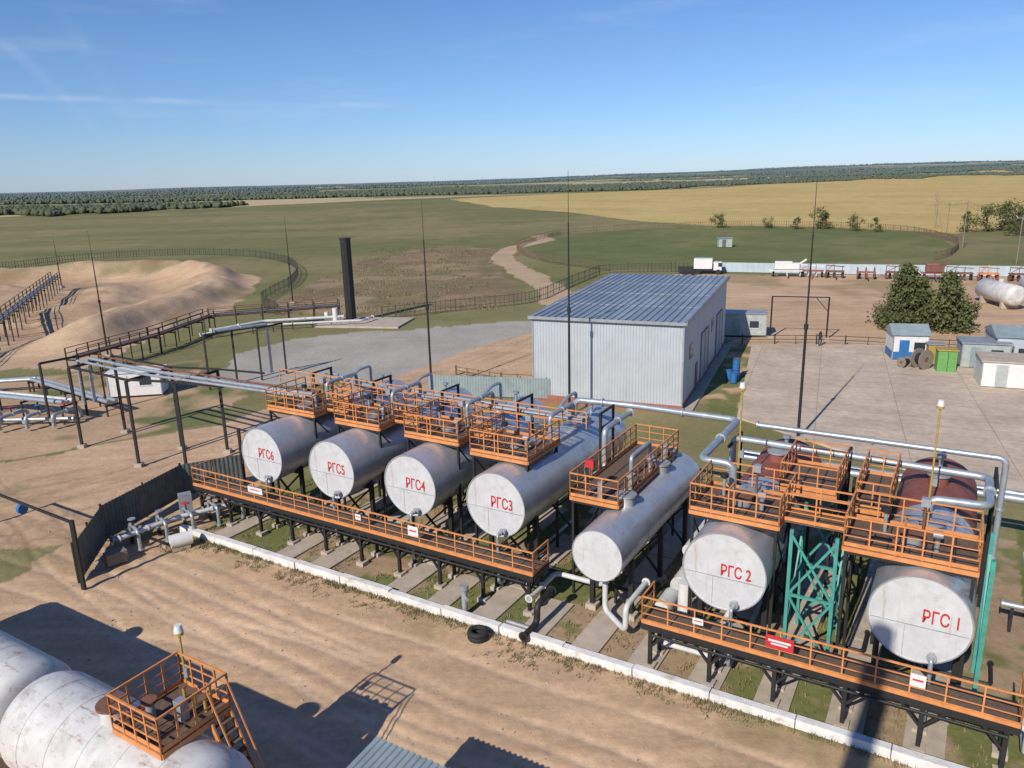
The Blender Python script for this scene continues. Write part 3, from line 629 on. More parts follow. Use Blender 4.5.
for i in range(5):
    q=Vector((-20.8,38.2,0)).lerp(Vector((-16.6,42.0,0)),i/4)
    mb.pipe([q+Vector((0,0,.5)),q+Vector((0,0,1.2)),q+Vector((.9,-1.0,1.2)),q+Vector((.9,-1.0,.1))],.1,PIPE,10)
    mb.tube(q+Vector((.4,-.5,1.2)),q+Vector((.4,-.5,1.65)),.04,BLACK,8); mb.tube(q+Vector((.4,-.5,1.65)),q+Vector((.4,-.5,1.69)),.2,REDT if i==2 else SILVD,12)
    mb.beam(q,q+Vector((0,0,.4)),.15,.15,BLACK)
mb.tube((-18.3,37.2,.5),(-17.4,37.8,.5),.36,WHITE,18); mb.box((-17.9,37.5,.12),(.9,.5,.3),CONC,.6)
mb.box((-19.3,41.8,.7),(.7,.5,1.3),SILVD,.5); mb.box((-20.6,36.0,.35),(1.0,.6,.6),WOOD,.8)
mb.build('valve_manifold')
# ---------------------------------------------------------------- fences
def cfence(name,pts,h,m,post=BLACK,pitch=.25):
    mb=MB()
    for a,b in zip(pts[:-1],pts[1:]):
        corr(mb,a,b,.08,h,m,pitch,.03); A=Vector((*a,0));B=Vector((*b,0));d=(B-A).normalized();nn=Vector((d.y,-d.x,0))*-.06
        k=max(1,round((B-A).length/2.6))
        for i in range(k+1): q=A.lerp(B,i/k)+nn; mb.beam(q,q+Vector((0,0,h+.08)),.08,.08,post)
        for z in(.5,h-.3): mb.beam(A+nn+Vector((0,0,z)),B+nn+Vector((0,0,z)),.05,.06,post)
    return mb.build(name)
cfence('corrugated_metal_fence',[(-21.4,34.0),(-22.4,38.6),(-20.6,44.6),(-17.4,46.2)],2.1,DFENCE)
mb=MB()
for q in((-20.9,33.4),(-17.6,46.9)): mb.beam((*q,0),(*q,3.6),.17,.17,BLACK)
mb.beam((-20.9,33.4,3.5),(-31,40.5,3.0),.1,.12,BLACK); mb.beam((-31,40.5,0),(-31,40.5,3.1),.15,.15,BLACK); mb.tube((-25.3,36.5,2.95),(-25.1,36.4,2.95),.26,BLUE,16); mb.tube((-25.32,36.45,2.95),(-25.28,36.43,2.95),.15,WHITE,16)
mb.build('height_limit_gate')
cfence('corrugated_metal_fence',[(-7.5,66.5),(-1.5,65.2),(5.2,63.6)],1.9,FENCEG)
cfence('pale_metal_fence',[(38.5,151.3),(62,142),(86.8,132.9),(110,124)],1.9,FENCEW,pitch=1.0)
def pfence(name,pts,h,sp,m,pw=.07,rails=(.35,.9)):
    mb=MB(); pts=[Vector((*q,0)) for q in pts]
    def gz(q): return float(terr(np.array([q.x]),np.array([q.y]))[0])
    for A,B in zip(pts[:-1],pts[1:]):
        k=max(1,round((B-A).length/sp))
        for i in range(k):
            q=A.lerp(B,i/k); z=gz(q); w=pw*2 if i%5==0 else pw
            mb.beam(q+Vector((0,0,z-.1)),q+Vector((0,0,z+h*(1.06 if i%5==0 else 1)*rnd.uniform(.95,1.03))),w,w,m)
        za,zb=gz(A),gz(B)
        for rl in rails: mb.beam(A+Vector((0,0,za+h*rl)),B+Vector((0,0,zb+h*rl)),.05,.06,m)
    return mb.build(name)
FD=mat('dark_green_fence',(.06,.07,.04),.8,0,.3,2)
FB=mat('brown_fence',(.17,.12,.07),.85,0,.3,2)
pfence('perimeter_picket_fence',arc([(-160,170),(-126,192),(-119.6,206.8),(-108.8,217.4),(-90.7,221.3),(-70,210),(-55.2,191),(-46.5,170),(-41.7,147.6),(-41.1,134.4),(-39.9,123.1),(-34,112)]),1.9,.7,FD,.07)
pfence('perimeter_picket_fence',arc([(20,157),(8.3,177),(3,200),(3.9,225.7),(17.5,262),(47.6,281.8),(84.3,283.9),(109.9,266.3),(121.4,241.1),(116.2,206.6),(108.6,187.1),(96,168),(88,160)]),1.8,.8,FB,.08)
pfence('perimeter_picket_fence',arc([(-18,107),(-8,112),(3,118),(8.5,130),(14,143),(20,153),(36,152)]),1.9,.8,FD,.07)
pfence('low_rail_fence',[(-5.5,74),(-1,70.5),(6.6,68.6)],.9,1.6,FB,.1,(.9,.5))
pfence('wire_fence',arc([(26,84.5),(34,83.6),(41,81),(60,75),(90,64)],2),1.1,2.6,BLACK,.05,(.9,.5))
# ---------------------------------------------------------------- small buildings
def cabin(name,x,y,rz,w,d,h,wall,roof,gable=0,door=BLUE,band=None):
    e=bpy.data.objects.new(name,None); sc.collection.objects.link(e); e.location=(x,y,0); e.rotation_euler[2]=rz
    mb=MB(); mb.bb(-w/2,w/2,-d/2,d/2,.15,h,wall)
    for q in(-w/2,w/2):
        for r_ in(-d/2,d/2): mb.beam((q,r_,.1),(q,r_,h),.1,.1,SILVD)
    if band: mb.bb(-w/2-.02,w/2+.02,-d/2-.02,d/2+.02,.15,h*.35,band)
    mb.bb(-w/2+.1,w/2-.1,-d/2+.1,d/2-.1,-.1,.15,BLACK); mb.build('walls',parent=e)
    mb=MB()
    if gable:
        o=.2; vs=[(-w/2-o,-d/2-o,h),(w/2+o,-d/2-o,h),(w/2+o,d/2+o,h),(-w/2-o,d/2+o,h),(-w/2-o,0,h+gable),(w/2+o,0,h+gable)]
        mb.add(vs,[(0,1,5,4),(2,3,4,5),(1,2,5),(3,0,4),(3,2,1,0)],roof)
    else: mb.box((0,0,h+.07),(w+.25,d+.25,.12),roof)
    mb.build('roof',parent=e)
    mb=MB(); mb.bb(-w*.32,-w*.32+.9,-d/2-.05,-d/2-.025,.2,2.1,door); mb.bb(w*.1,w*.1+1,-d/2-.05,-d/2-.005,1.1,1.9,GLASS); mb.bb(w*.1-.06,w*.1+1.06,-d/2-.06,-d/2-.05,1.02,1.1,WHITE); mb.bb(w/2+.005,w/2+.05,-.5,.5,1.1,1.9,GLASS)
    mb.build('door_and_window',parent=e)
cabin('site_cabin',27.8,89.6,-.25,4.6,2.6,2.7,BEIGE,SILVD,0,FENCEG)
cabin('white_blue_kiosk',40.2,76.2,-.25,3.2,3.2,2.6,WHITE,FENCEG,.9,BLUE,BLUE)
cabin('grey_storage_container',45.4,72.0,-.35,4.0,3.0,2.4,BEIGE,SILVD,0,FENCEG)
cabin('grey_metal_garage',48.6,73.2,-.35,3.0,5.0,2.9,CLAD,FENCEG,.8,DFENCE)
cabin('white_low_building',44.2,65.0,-.4,5.8,3.8,2.3,WHITE,CONC,0,BEIGE)
cabin('white_equipment_container',-34.9,69.6,.15,4.6,2.2,2.3,WHITE,WHITE,0,WHITE)
cabin('tool_shed',24.6,93.2,-.3,2.4,2.2,2.1,WOOD,SILVD,0,WOOD)
mb=MB(); mb.box((40.9,70.2,1.1),(1.6,1.2,2.0),GREENP,-.3); mb.box((40.9,70.2,2.15),(1.8,1.4,.1),YEL,-.3); mb.box((40.75,69.58,1.1),(.03,.03,1.9),BLACK,-.3); mb.box((40.9,70.2,.05),(1.4,1.0,.1),BLACK,-.3); mb.build('green_cabinet',origin=(40.9,70.2,0))
mb=MB(); mb.box((41.6,73.4,1.0),(1.4,1.0,1.9),YEL,-.3); mb.box((41.6,73.4,2.0),(1.6,1.2,.1),SILVD,-.3); mb.box((41.45,72.88,1.0),(.03,.03,1.8),BLACK,-.3); mb.build('yellow_cabinet',origin=(41.6,73.4,0))
def reel(x,y,R,rz):
    mb=MB(); a=Vector((math.cos(rz),math.sin(rz),0))
    for sgn in(-.45,.45):
        c=Vector((x,y,R+.09))+a*sgn
        mb.tube(c-a*.04,c+a*.04,R,WOOD,26); mb.tube(c-a*.06,c+a*.06,R*.25,RUST,14)
    c=Vector((x,y,R+.09)); mb.tube(c-a*.42,c+a*.42,R*.55,BLACK,20); mb.build('cable_reel',origin=(x,y,0))
reel(39.2,71.2,.95,-1.2); reel(38.0,72.0,.5,.4)
mb=MB()
for dx,dy in((0,0),(.45,.9),(.8,1.8),(-.1,1.1)):
    x,y=20.3+dx,68+dy
    for z in((0,.95) if dx>.3 else (0,)):
        mb.tube((x,y,z+.09),(x,y,z+.97),.3,BLUE if dx<.5 else DFENCE,16)
        for q in(.09,.38,.68,.96): mb.tube((x,y,z+q-.015),(x,y,z+q+.015),.32,BLUE if dx<.5 else DFENCE,16)
mb.build('oil_drums')
mb=MB()
for q in((30.1,87.4),(35.9,85.6)): mb.beam((*q,0),(*q,4.9),.14,.14,BLACK); mb.box((*q,.1),(.6,.6,.3),CONC)
mb.beam((30.1,87.4,4.85),(35.9,85.6,4.85),.12,.12,BLACK); mb.beam((35.9,85.6,3.2),(34.6,86.0,4.8),.08,.08,BLACK)
mb.build('steel_portal_frame')
for x,y,rz,mm in((67.5,105,.3,WTANK),(76,108.5,.3,WTANK)):
    mb=MB(); a=Vector((math.cos(rz+1.2),math.sin(rz+1.2),0)); c=Vector((x,y,1.9))
    mb.sweep([c-a*4.3,c-a*4.15,c-a*3.9,c+a*3.9,c+a*4.15,c+a*4.3],1,mm,32,True,[.7,1.15,1.4,1.4,1.15,.7])
    mb.tube(c+Vector((0,0,1.3)),c+Vector((0,0,1.8)),.35,mm,14)
    for q in(-2.6,2.6): mb.box(c+a*q-Vector((0,0,1.3)),(2.2,.5,1.2),CONC,rz+1.2-math.pi/2)
    mb.build('white_horizontal_tank',origin=(x,y,0))
def pole(x,y,h,w=.1,strut=True):
    z=float(terr(np.array([float(x)]),np.array([float(y)]))[0])
    mb=MB(); mb.tube((x,y,z-.2),(x,y,z+h),w*1.3,WOOD,8,w*.8); mb.beam((x-.9,y+.3,z+h-.6),(x+.9,y-.3,z+h-.6),.1,.12,WOOD)
    for q in(-.8,0,.8): mb.tube((x+q,y-q*.33,z+h-.55),(x+q,y-q*.33,z+h-.3),.06,WHITE,8)
    if strut: mb.beam((x+1.6,y-1,z),(x,y,z+h*.6),.12,.12,WOOD)
    mb.build('utility_pole',origin=(x,y,z))
PL=[(93.6,142,10),(108.2,184.6,11),(137,250,9),(180,330,9)]
for i,q in enumerate(PL): pole(*q,strut=(i==2))
pole(120,213,9.5,strut=False); pole(80,104,9,strut=False)
mb=MB()
for a,b in zip(PL[:-1],PL[1:]):
    for o in(-.7,.7):
        A=Vector((a[0]+o,a[1]-o*.3,a[2]-.4));B=Vector((b[0]+o,b[1]-o*.3,b[2]-.4)); mb.sweep([A.lerp(B,t/8)-Vector((0,0,4*(t/8)*(1-t/8))) for t in range(9)],.02,BLACK,4,False)
mb.build('overhead_wires')
# ---------------------------------------------------------------- agricultural machinery
def implement(x,y,rz,L,c1,c2,kind=0,S=1.35):
    mb=MB(); R=Matrix.Rotation(rz,3,'Z')
    def q(a,b,c): return Vector((x,y,0))+(R@Vector((a,b,c)))*S
    L/=S
    mb.beam(q(-L/2,0,.9),q(L/2,0,.9),.22,.22,c1); mb.beam(q(-L/2,1,.9),q(L/2,1,.9),.18,.18,c1); mb.beam(q(0,.5,.9),q(0,-2.2,.5),.18,.18,c1)
    for k in range(int(L/1.0)+1):
        a=-L/2+k*1.0; mb.beam(q(a,0,.9),q(a,1,.9),.12,.12,c1)
        if kind==0:
            mb.tube(q(a,.4,.45),q(a+.06,.42,.45),.5,c2,14); mb.beam(q(a,.4,.45),q(a,.4,1.7),.08,.08,c1)
        elif kind==1:
            mb.tube(q(a,.5,.8),q(a+.12,.5,.8),1.0,c2,20); mb.beam(q(a,.5,.1),q(a,.5,1.6),.07,.07,c1); mb.beam(q(a,-.2,.8),q(a,1.2,.8),.07,.07,c1)
    if kind==2:
        mb.box(q(0,.5,1.5),(L*.7*S,1.5,1.1),c2,rz); mb.box(q(-L*.1,.5,2.02),(L*.5*S,1.1,.25),c1,rz); mb.beam(q(L*.3,.5,1.6),q(L*.55,.5,2.4),.3,.3,c2)
    if kind==0: mb.beam(q(-L/2,.5,1.7),q(L/2,.5,1.5),.15,.15,c2); mb.beam(q(-L/2,.5,.9),q(0,.5,2.0),.1,.1,c1)
    for a in(-L*.4,L*.4): mb.tube(q(a,.8,.5),q(a+.25,.8,.5),.62,RUBBER,18); mb.tube(q(a-.01,.8,.5),q(a+.26,.8,.5),.28,c2,12)
    mb.build('farm_implement',origin=(x,y,0))
PINK=mat('faded_red_paint',(.32,.12,.10),.75,0,.35,2)
implement(50.5,140.0,-.3,6,WHITE,WHITE,2); implement(54.5,138.6,-.4,4,PINK,WHITE,0); implement(58,136.8,-.35,3,RUST,RUST,0); implement(62.5,134.3,-.35,3,PINK,PINK,1)
implement(68.0,132.9,-.4,5,RUST,PINK,0); implement(72.6,131.0,-.4,4,PINK,RUST,2); implement(76.4,130,-.4,4,RUST,WOOD,0); implement(80.5,128.5,-.3,3,ORANGE,PINK,0); implement(85,126.5,-.3,4,RUST,RUST,0)
mb=MB(); x,y=37.4,148.5
mb.box((x,y,2.0),(3.4,2.2,1.9),WHITE,-.3); mb.box((x+2.6,y-.8,1.55),(1.5,2.1,1.5),WHITE,-.3); mb.box((x+3.05,y-.95,1.85),(.75,2.15,.7),GLASS,-.3); mb.box((x+.7,y-.2,.8),(5.6,1.6,.25),BLACK,-.3)
for a,b in((-1.2,-1.0),(2.4,-2.0),(-.7,1.2),(2.9,.3)): mb.tube((x+a,y+b,.48),(x+a+.08,y+b+.25,.48),.48,RUBBER,16)
mb.build('white_truck',origin=(x,y,0))
mb=MB(); mb.box((34.5,150,1.1),(3,2,.2),BLACK,-.3); mb.tube((35,146.5,.5),(35,146.8,.5),.5,RUBBER,14); mb.tube((33.5,147,.5),(33.5,147.3,.5),.5,RUBBER,14); mb.beam((33,150.3,.7),(36.4,149.2,.7),1.6,.9,BLACK); mb.build('dark_trailer')
mb=MB(); mb.box((56.5,203,1.2),(3.4,2.4,2.2),BEIGE,-.1); mb.box((56.5,203,2.35),(3.8,2.8,.15),SILVD,-.1); mb.box((56,201.76,1.1),(.9,.06,1.8),DFENCE,-.1); mb.build('field_hut')
# ---------------------------------------------------------------- foreground-left tanks, platform and shed
def ftank(s0,s1):
    mb=MB(); n,z,R=10.1,2.6,1.55
    mb.sweep([(s0,n,z),(s0+.05,n,z),(s0+.2,n,z),(s0+.5,n,z),(s1-.5,n,z),(s1-.2,n,z),(s1-.05,n,z),(s1,n,z)],1,WTANK,52,True,[R*.6,R*.8,R*.94,R,R,R*.94,R*.8,R*.6])
    for k in range(1,6):
        a=s0+(s1-s0)*k/6; mb.sweep([(a-.03,n,z),(a+.03,n,z)],R+.01,WTANK,52,False)
    for a in(s0+1.5,s1-1.5): mb.bb(a-.25,a+.25,n-1.3,n+1.3,-.1,z-1.1,CONC)
    mb.tube(((s0+s1)/2,n,z+R-.1),((s0+s1)/2,n,z+R+.4),.36,WTANK,20); mb.tube(((s0+s1)/2,n,z+R+.4),((s0+s1)/2,n,z+R+.47),.44,RUST,20)
    mb.build('white_horizontal_tank',origin=(s0,n,0),rot=ROT)
ftank(-36,-24.0); ftank(-23.6,-15.4)
mb=MB(); D0,D1,M0,M1,DZ=-18.9,-16.8,9.7,11.9,4.3
deck(mb,D0,D1,M0,M1,DZ)
mb.rail([(D0,M0,DZ),(D1,M0,DZ),(D1,M1,DZ),(D0,M1,DZ)],ORANGE,1.05,.55,close=True)
for s in(D0+.1,D1-.1):
    for n in(M0+.1,M1-.1): mb.beam((s,n,0),(s,n,DZ-.2),.09,.09,ORANGE)
for k in range(14): mb.beam((D1+.15+k*.13,11.2,DZ-.25-k*.29),(D1+.15+k*.13,11.8,DZ-.25-k*.29),.18,.03,GRATE)
for q in(11.18,11.82): mb.beam((D1+.08,q,DZ-.1),(D1+2.0,q,0),.05,.14,ORANGE); mb.beam((D1+.08,q,DZ+.95),(D1+2.0,q,1.05),.04,.04,ORANGE)
mb.tube((-18.2,10.4,4.0),(-18.2,10.4,4.9),.12,SILVD,16); mb.tube((-18.2,10.4,4.9),(-18.2,10.4,5.0),.22,RUST,16); mb.box((-17.4,10.8,4.7),(.3,.25,.6),SILVD); mb.pipe([(-18.6,10.0,4.2),(-18.6,10.0,4.8),(-17.4,10.0,4.8),(-17.4,10.0,4.2)],.06,RUST,8)
for k in range(3): mb.tube((-18.1+k*.45,11.4,4.3),(-18.1+k*.45,11.4,4.8),.05,YEL,8); mb.tube((-18.1+k*.45,11.4,4.8),(-18.1+k*.45,11.4,4.83),.12,RUST,12)
mb.build('orange_service_platform',rot=ROT)
mb=MB(); W0,W1,N0,N1,z=-13.4,-8.0,8,14.1,3.0; k=26; prof=[]
for i in range(k):
    for f,h in((0,0),(.35,0),(.5,.05),(.85,.05)): prof.append((i+f,h))
prof.append((k,0));vs=[];fs=[]
for q,h in prof: x=W0+(W1-W0)*q/k; vs+=[(x,N0,z+h-.4),(x,N1,z+h)]
for i in range(len(prof)-1): fs.append((2*i,2*i+2,2*i+3,2*i+1))
mb.add(vs,fs,FENCEG); mb.bb(W0+.2,W1-.2,N0+.2,N1-.3,-.1,z-.42,CLAD); mb.bb(W0+.15,W1-.15,N1-.25,N1-.15,-.1,z-.05,CLAD); mb.build('corrugated_roof_shed',rot=ROT)
mb=MB()
for k in range(6):
    q=-15.6+k*.4; mb.pipe([(q,12.3,0),(q,12.3,1.1+.2*(k%2)),(q+.3,13.1,1.1)],.07,[PIPE,YEL,RUST,BLUE,PIPE,SILVD][k],10); mb.tube((q,12.3,.6),(q,12.3,.75),.15,SILVD,12)
    mb.tube((q,12.7,1.1),(q,12.7,1.5),.03,BLACK,6); mb.tube((q,12.7,1.5),(q,12.7,1.53),.13,BLUE if k%2 else REDT,12)
mb.build('pump_valves',rot=ROT)
mb=MB(); mb.tube((-4.2,-1.5,0),(-4.2,-1.5,24.2),.42,PIPE,24,.4); mb.build('process_column')
# ---------------------------------------------------------------- person
def person(x,y,rz):
    J=[(0,0,.95),(0,0,1.2),(0,0,1.45),(0,.0,1.56),(0,.01,1.68),(-.1,0,.9),(-.12,.05,.5),(-.13,.0,.06),(-.13,-.14,.03),(.1,0,.9),(.12,-.12,.5),(.14,.02,.06),(.14,-.12,.03),
       (-.2,0,1.42),(-.27,.03,1.15),(-.25,-.12,.92),(-.25,-.15,.84),(.2,0,1.42),(.28,.02,1.15),(.24,-.14,.94),(.24,-.18,.86)]
    E=[(0,1),(1,2),(2,3),(3,4),(0,5),(5,6),(6,7),(7,8),(0,9),(9,10),(10,11),(11,12),(2,13),(13,14),(14,15),(15,16),(2,17),(17,18),(18,19),(19,20)]
    Rr=[.15,.15,.16,.06,.1,.1,.075,.05,.045,.1,.075,.05,.045,.07,.05,.04,.04,.07,.05,.04,.04]
    me=bpy.data.meshes.new('person');me.from_pydata(J,E,[]);o=bpy.data.objects.new('person',me);sc.collection.objects.link(o)
    o.modifiers.new('skin','SKIN')
    for i,v in enumerate(me.skin_vertices[0].data): v.radius=(Rr[i],Rr[i]); v.use_root=(i==0)
    o.modifiers.new('sub','SUBSURF').levels=2
    me.materials.append(CLOTH); o.location=(x,y,.09);o.rotation_euler[2]=rz
    mb=MB(); mb.sweep([(0,.01,1.6),(0,.01,1.66),(0,.01,1.74),(0,.01,1.8)],.1,SKIN,12,True,[.06,.105,.1,.04]); mb.sweep([(0,.02,1.71),(0,.02,1.8),(0,.02,1.83)],.1,ORANGE,12,True,[.125,.11,.05]); mb.build('head',parent=o)
person(33.8,82.2,.6)
# ---------------------------------------------------------------- vegetation
def tree(name,x,y,h,w,nl,seed,conical=False,fol=LEAF):
    r=random.Random(seed); z=float(terr(np.array([float(x)]),np.array([float(y)]))[0])
    mb=MB(); cl=[]
    mb.sweep([(0,0,-.2),(.1,0,h*.35),(.05,.1,h*.9)],1,BARK,8,True,[h*.03,h*.02,h*.006])
    nc=max(8,int(nl/60))
    for i in range(nc):
        t=r.uniform(.06,1)**(1.25 if conical else 1) ; a=r.uniform(0,6.28)
        prof=(1-t)**.8+.04 if conical else math.sin(math.pi*min(1,(1-t)*.75+.2))
        rad=w*.5*prof*r.uniform(.35,1.1)
        c=Vector((math.cos(a)*rad,math.sin(a)*rad,h*t*.97)); cl.append((c,(1.15-t) if conical else 1))
        if i%2==0: mb.sweep([(0.05,0,c.z*.75),tuple(c*.6+Vector((0,0,c.z*.3))),tuple(c)],1,BARK,5,False,[h*.01,h*.007,h*.003])
    for i in range(nl):
        c,g=r.choice(cl); s=w*.085*(.5+.6*g)
        q=c+Vector((r.gauss(0,s),r.gauss(0,s),r.gauss(0,s*.8)))
        if q.z<.1: q.z=.1
        e=r.uniform(.4,1.0)*w*.034; n=Vector((r.gauss(0,1),r.gauss(0,1),r.gauss(.4,1))).normalized(); u=n.orthogonal().normalized(); v=n.cross(u)
        mb.add([q-u*e-v*e*.6,q+u*e-v*e*.5,q+u*e*.7+v*e,q-u*e*.8+v*e*.7],[(0,1,2,3)],fol)
    ob=mb.build(name); ob.location=(x,y,z)
tree('conical_tree',47.4,91.4,7.6,6.2,6200,1,True); tree('conical_tree',51.6,89.6,6.6,5.8,5200,2,True); tree('conical_tree',49.6,91.8,6.0,4.8,3200,5,True); tree('bush',45.2,90.2,3.4,3.2,1200,3); tree('bush',54.0,89.5,3.2,3.0,1200,4)
for i,(x,y,h) in enumerate(((74,276,4.6),(76,277,3.4),(89.8,269.5,3.8),(96.8,261.4,4.0),(104,258.6,6.6),(105.5,259,5),(110,246,5.0),(113.5,241,4.2))): tree('field_bush',x,y,h,h*1.15,900,10+i,i%2==1)
for i,(x,y,h) in enumerate(((136,231,6),(141,230,7.5),(147,231,8),(153,236,8.5),(160,240,8.5),(168,240,8.5),(150,220,7),(158,226,8),(145,222,6.5),(172,232,9),(140,214,5),(151,212,7))): tree('broadleaf_tree',x,y,h,h*1.05,900,30+i,i%2==0)
def grass():
    r=random.Random(5); mb=MB()
    def tuft(s,n,hh,m=TUFT):
        for k in range(5):
            a=r.uniform(0,6.28); dx,dy=math.cos(a),math.sin(a); w=.025; l=hh*r.uniform(.5,1.1)
            x=s+r.uniform(-.12,.12);y=n+r.uniform(-.12,.12)
            mb.add([(x-dy*w,y+dx*w,-.05),(x+dy*w,y-dx*w,-.05),(x+dx*l*.5,y+dy*l*.5,l)],[(0,1,2)],m)
    cs=[(r.uniform(-36,-6),24.1-abs(r.gauss(0,.6)),r.uniform(.2,.7)) for _ in range(42)]
    for s,n,w in cs:
        for i in range(int(34*w)): tuft(s+r.gauss(0,w),min(24.1,n+r.gauss(0,w*.4)),.13,TUFT if r.random()<.6 else DRY)
    for i in range(500): tuft(r.uniform(-36,4),24.12-abs(r.gauss(0,.12)),.13,DRY)
    for i in range(3600):
        s=r.uniform(-36,3.5)
        if ((s+34.5)%2.45)<1.3: continue
        tuft(s,r.uniform(24.7,38),.15,TUFT if r.random()<.7 else DRY)
    for i in range(2500): tuft(r.uniform(4.2,14),r.uniform(24.6,40),.16)
    mb.build('grass_tufts',rot=ROT)
    mb=MB()
    for i in range(520):
        x=r.gauss(-20,14);y=r.uniform(112,225)
        if x>-3 or x<-39: continue
        for k in range(6):
            h=r.uniform(.12,.38); a=r.uniform(0,3.14); dx,dy=math.cos(a)*h,math.sin(a)*h; xx=x+r.gauss(0,.7); yy=y+r.gauss(0,.7)
            mb.add([(xx-dx*.5,yy-dy*.5,-.05),(xx+dx*.5,yy+dy*.5,-.05),(xx+dx*.5,yy+dy*.7,h)],[(0,1,2)],DRY if i%5 else LEAF)
    mb.build('dry_meadow_grass')
    mb=MB()
    for i in range(900):
        s=r.uniform(-50,12); n=r.uniform(13.5,23.8) if s>-36 else r.uniform(14,40); e=r.uniform(.02,.06)
        p=P(s,n)
        mb.add([(p.x+e*r.uniform(-1,1.3),p.y+e*r.uniform(-1,1.3),r.uniform(-.06,-.02)+e*k) for k in (0,.2,1.1,0,.6)],[(0,1,2),(1,3,2),(3,4,2),(4,0,2)],CONC)
    mb.build('scattered_stones')
grass()
def forest():
    rs=np.random.RandomState(3); n=200000
    th=rs.uniform(-46,46,n); r=700*np.exp(rs.uniform(0,1,n)*math.log(8))
    X=r*np.sin(np.radians(th));Y=r*np.cos(np.radians(th)); k=fmask(X,Y); X=X[k][:42000];Y=Y[k][:42000];r=np.hypot(X,Y); n=len(X)
    Z=terr(X,Y)
    t=(1+5**.5)/2; V=np.array([(-1,t,0),(1,t,0),(-1,-t,0),(1,-t,0),(0,-1,t),(0,1,t),(0,-1,-t),(0,1,-t),(t,0,-1),(t,0,1),(-t,0,-1),(-t,0,1)])/1.9
    Fc=np.array([(0,11,5),(0,5,1),(0,1,7),(0,7,10),(0,10,11),(1,5,9),(5,11,4),(11,10,2),(10,7,6),(7,1,8),(3,9,4),(3,4,2),(3,2,6),(3,6,8),(3,8,9),(4,9,5),(2,4,11),(6,2,10),(8,6,7),(9,8,1)])
    w=rs.uniform(1.2,2.8,n)*(1+r/2600); h=rs.uniform(1.3,3.6,n)
    W=V[None]*np.stack([w,w,h],-1)[:,None,:]*(1+.7*(rs.rand(n,12,1)-.5)); W+=np.stack([X,Y,Z+h*.7],-1)[:,None,:]
    fa=(Fc[None]+np.arange(n)[:,None,None]*12).reshape(-1,3)
    me=bpy.data.meshes.new('distant_forest');me.vertices.add(n*12);me.vertices.foreach_set('co',W.ravel().astype('f'))
    me.loops.add(fa.size);me.loops.foreach_set('vertex_index',fa.ravel().astype('i'));me.polygons.add(len(fa));me.polygons.foreach_set('loop_start',(np.arange(len(fa))*3).astype('i'));me.update(calc_edges=True)
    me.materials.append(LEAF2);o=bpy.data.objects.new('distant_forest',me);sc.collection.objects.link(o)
forest()
# ---------------------------------------------------------------- camera, sky, sun
p=math.atan(205/768)
cam=bpy.data.cameras.new('camera'); co=bpy.data.objects.new('camera',cam); sc.collection.objects.link(co)
co.matrix_world=Matrix.Translation((0,0,H))@Matrix.Rotation(math.pi/2-p,4,'X')@Matrix.Rotation(-.026,4,'Z')
cam.lens=27; cam.sensor_width=36; cam.clip_start=.1; cam.clip_end=30000; sc.camera=co
w=bpy.data.worlds.new('World'); sc.world=w; w.use_nodes=True; nt=w.node_tree; N=nt.nodes; Lk=nt.links
sk=N.new('ShaderNodeTexSky'); sk.sky_type='NISHITA'; sk.sun_disc=False; sk.sun_elevation=math.radians(35); sk.sun_rotation=math.radians(180+34)
sk.air_density=1.0; sk.dust_density=.1; sk.ozone_density=3.5; sk.altitude=300
tc=N.new('ShaderNodeTexCoord'); sp=N.new('ShaderNodeSeparateXYZ'); Lk.new(tc.outputs['Generated'],sp.inputs[0])
cr=N.new('ShaderNodeValToRGB'); Lk.new(sp.outputs['Z'],cr.inputs[0]); E=cr.color_ramp.elements
E[0].position=0; E[0].color=(.58,.75,1.18,1); E[1].position=.45; E[1].color=(.46,.76,1.20,1)
e=E.new(.05); e.color=(.63,.78,1.10,1); e=E.new(.15); e.color=(.66,.81,1.06,1)
mu=N.new('ShaderNodeMix'); mu.data_type='RGBA'; mu.blend_type='MULTIPLY'; mu.inputs[0].default_value=1; Lk.new(sk.outputs[0],mu.inputs[6]); Lk.new(cr.outputs[0],mu.inputs[7])
def vm(op,a,b):
    n=N.new('ShaderNodeVectorMath');n.operation=op
    for i,v in enumerate((a,b)):
        if isinstance(v,(tuple,Vector)): n.inputs[i].default_value=tuple(v)
        elif v is not None: Lk.new(v,n.inputs[i])
    return n
def m1(op,a,b=None):
    n=N.new('ShaderNodeMath');n.operation=op
    for i,v in enumerate((a,b)):
        if v is None: continue
        if isinstance(v,(int,float)): n.inputs[i].default_value=v
        else: Lk.new(v,n.inputs[i])
    return n.outputs[0]
def rng(x,a,b,c,d):
    n=N.new('ShaderNodeMapRange');n.interpolation_type='SMOOTHSTEP';Lk.new(x,n.inputs[0])
    for i,v in enumerate((a,b,c,d)): n.inputs[i+1].default_value=v
    return n.outputs[0]
G_=tc.outputs['Generated']
nz=N.new('ShaderNodeTexNoise');nz.inputs['Scale'].default_value=14;nz.inputs['Detail'].default_value=6;Lk.new(G_,nz.inputs[0])
tot=None
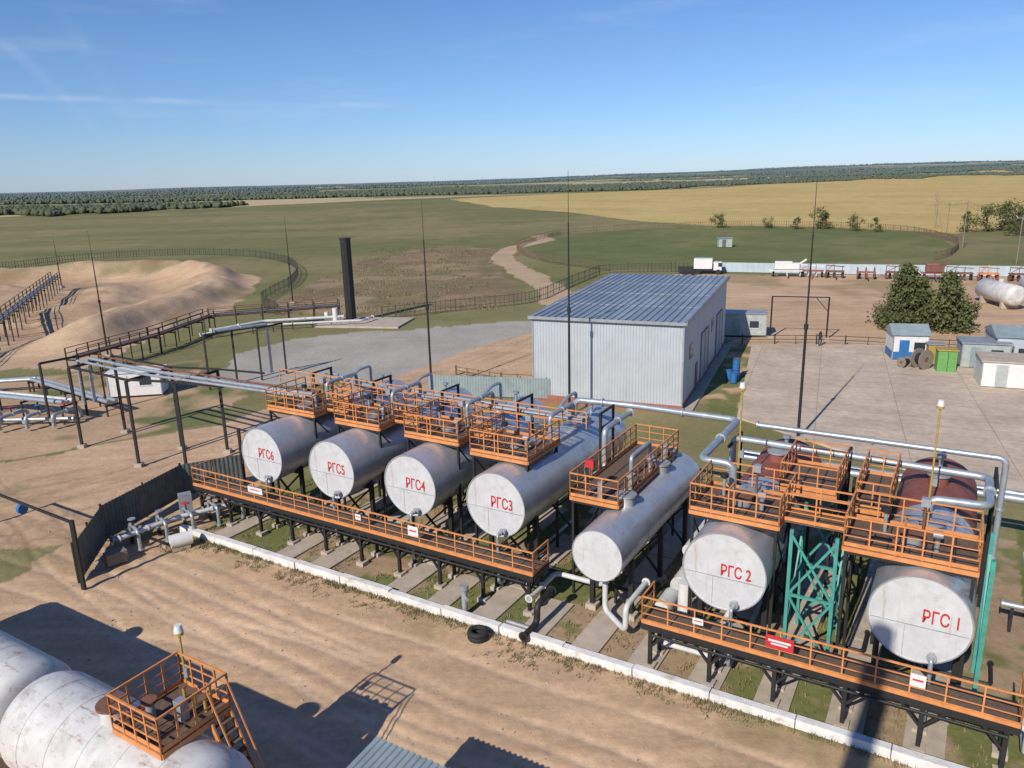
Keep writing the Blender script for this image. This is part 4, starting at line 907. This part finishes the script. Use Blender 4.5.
for A,B,wd,amp,az in ((Vector((-504.5,819.5,92)),Vector((-154.7,815,75.5)),.005,.20,(-.75,-.08)),(Vector((-470,800,130)),Vector((-400,830,40)),.012,.09,(-.6,-.38)),(Vector((-410,800,150)),Vector((-380,820,70)),.014,.15,(-.5,-.36))):
    nrm=A.cross(B).normalized(); dd=vm('DOT_PRODUCT',G_,nrm).outputs['Value']; ab=m1('ABSOLUTE',m1('ADD',dd,m1('MULTIPLY',m1('SUBTRACT',nz.outputs[0],.5),wd*1.2)))
    k=m1('MULTIPLY',rng(ab,0,wd,amp,0),m1('MULTIPLY',rng(nz.outputs[0],.35,.6,.2,1),rng(sp.outputs['X'],az[1]-.15,az[1],1,0)))
    k=m1('MULTIPLY',k,m1('MULTIPLY',rng(sp.outputs['Z'],.04,.08,0,1),rng(sp.outputs['Z'],.15,.2,1,0)))
    tot=k if tot is None else m1('ADD',tot,k)
mp=N.new('ShaderNodeMapping'); mp.inputs['Scale'].default_value=(2.2,2.2,16); mp.inputs['Rotation'].default_value=(0,.08,0); Lk.new(G_,mp.inputs[0])
n3=N.new('ShaderNodeTexNoise'); n3.inputs['Scale'].default_value=1.6; n3.inputs['Detail'].default_value=8; n3.inputs['Roughness'].default_value=.6; Lk.new(mp.outputs[0],n3.inputs[0])
tot=m1('ADD',tot,m1('MULTIPLY',rng(n3.outputs[0],.5,.75,0,.12),rng(sp.outputs['Z'],.0,.12,.3,1)))
mx=N.new('ShaderNodeMix'); mx.data_type='RGBA'; Lk.new(tot,mx.inputs[0]); Lk.new(mu.outputs[2],mx.inputs[6]); mx.inputs[7].default_value=(7.5,8.0,8.6,1)
Lk.new(mx.outputs[2],N['Background'].inputs[0]); N['Background'].inputs[1].default_value=.105
L=bpy.data.lights.new('sun','SUN'); L.energy=5.0; L.angle=math.radians(.5); L.color=(1,.94,.85); lo=bpy.data.objects.new('sun',L); sc.collection.objects.link(lo)
ce=math.cos(math.radians(35)); d=Vector((.559*ce,.829*ce,-math.sin(math.radians(35)))); lo.rotation_euler=d.to_track_quat('-Z','Y').to_euler()
sc.view_settings.view_transform='Standard'; sc.view_settings.look='None'; sc.view_settings.exposure=0
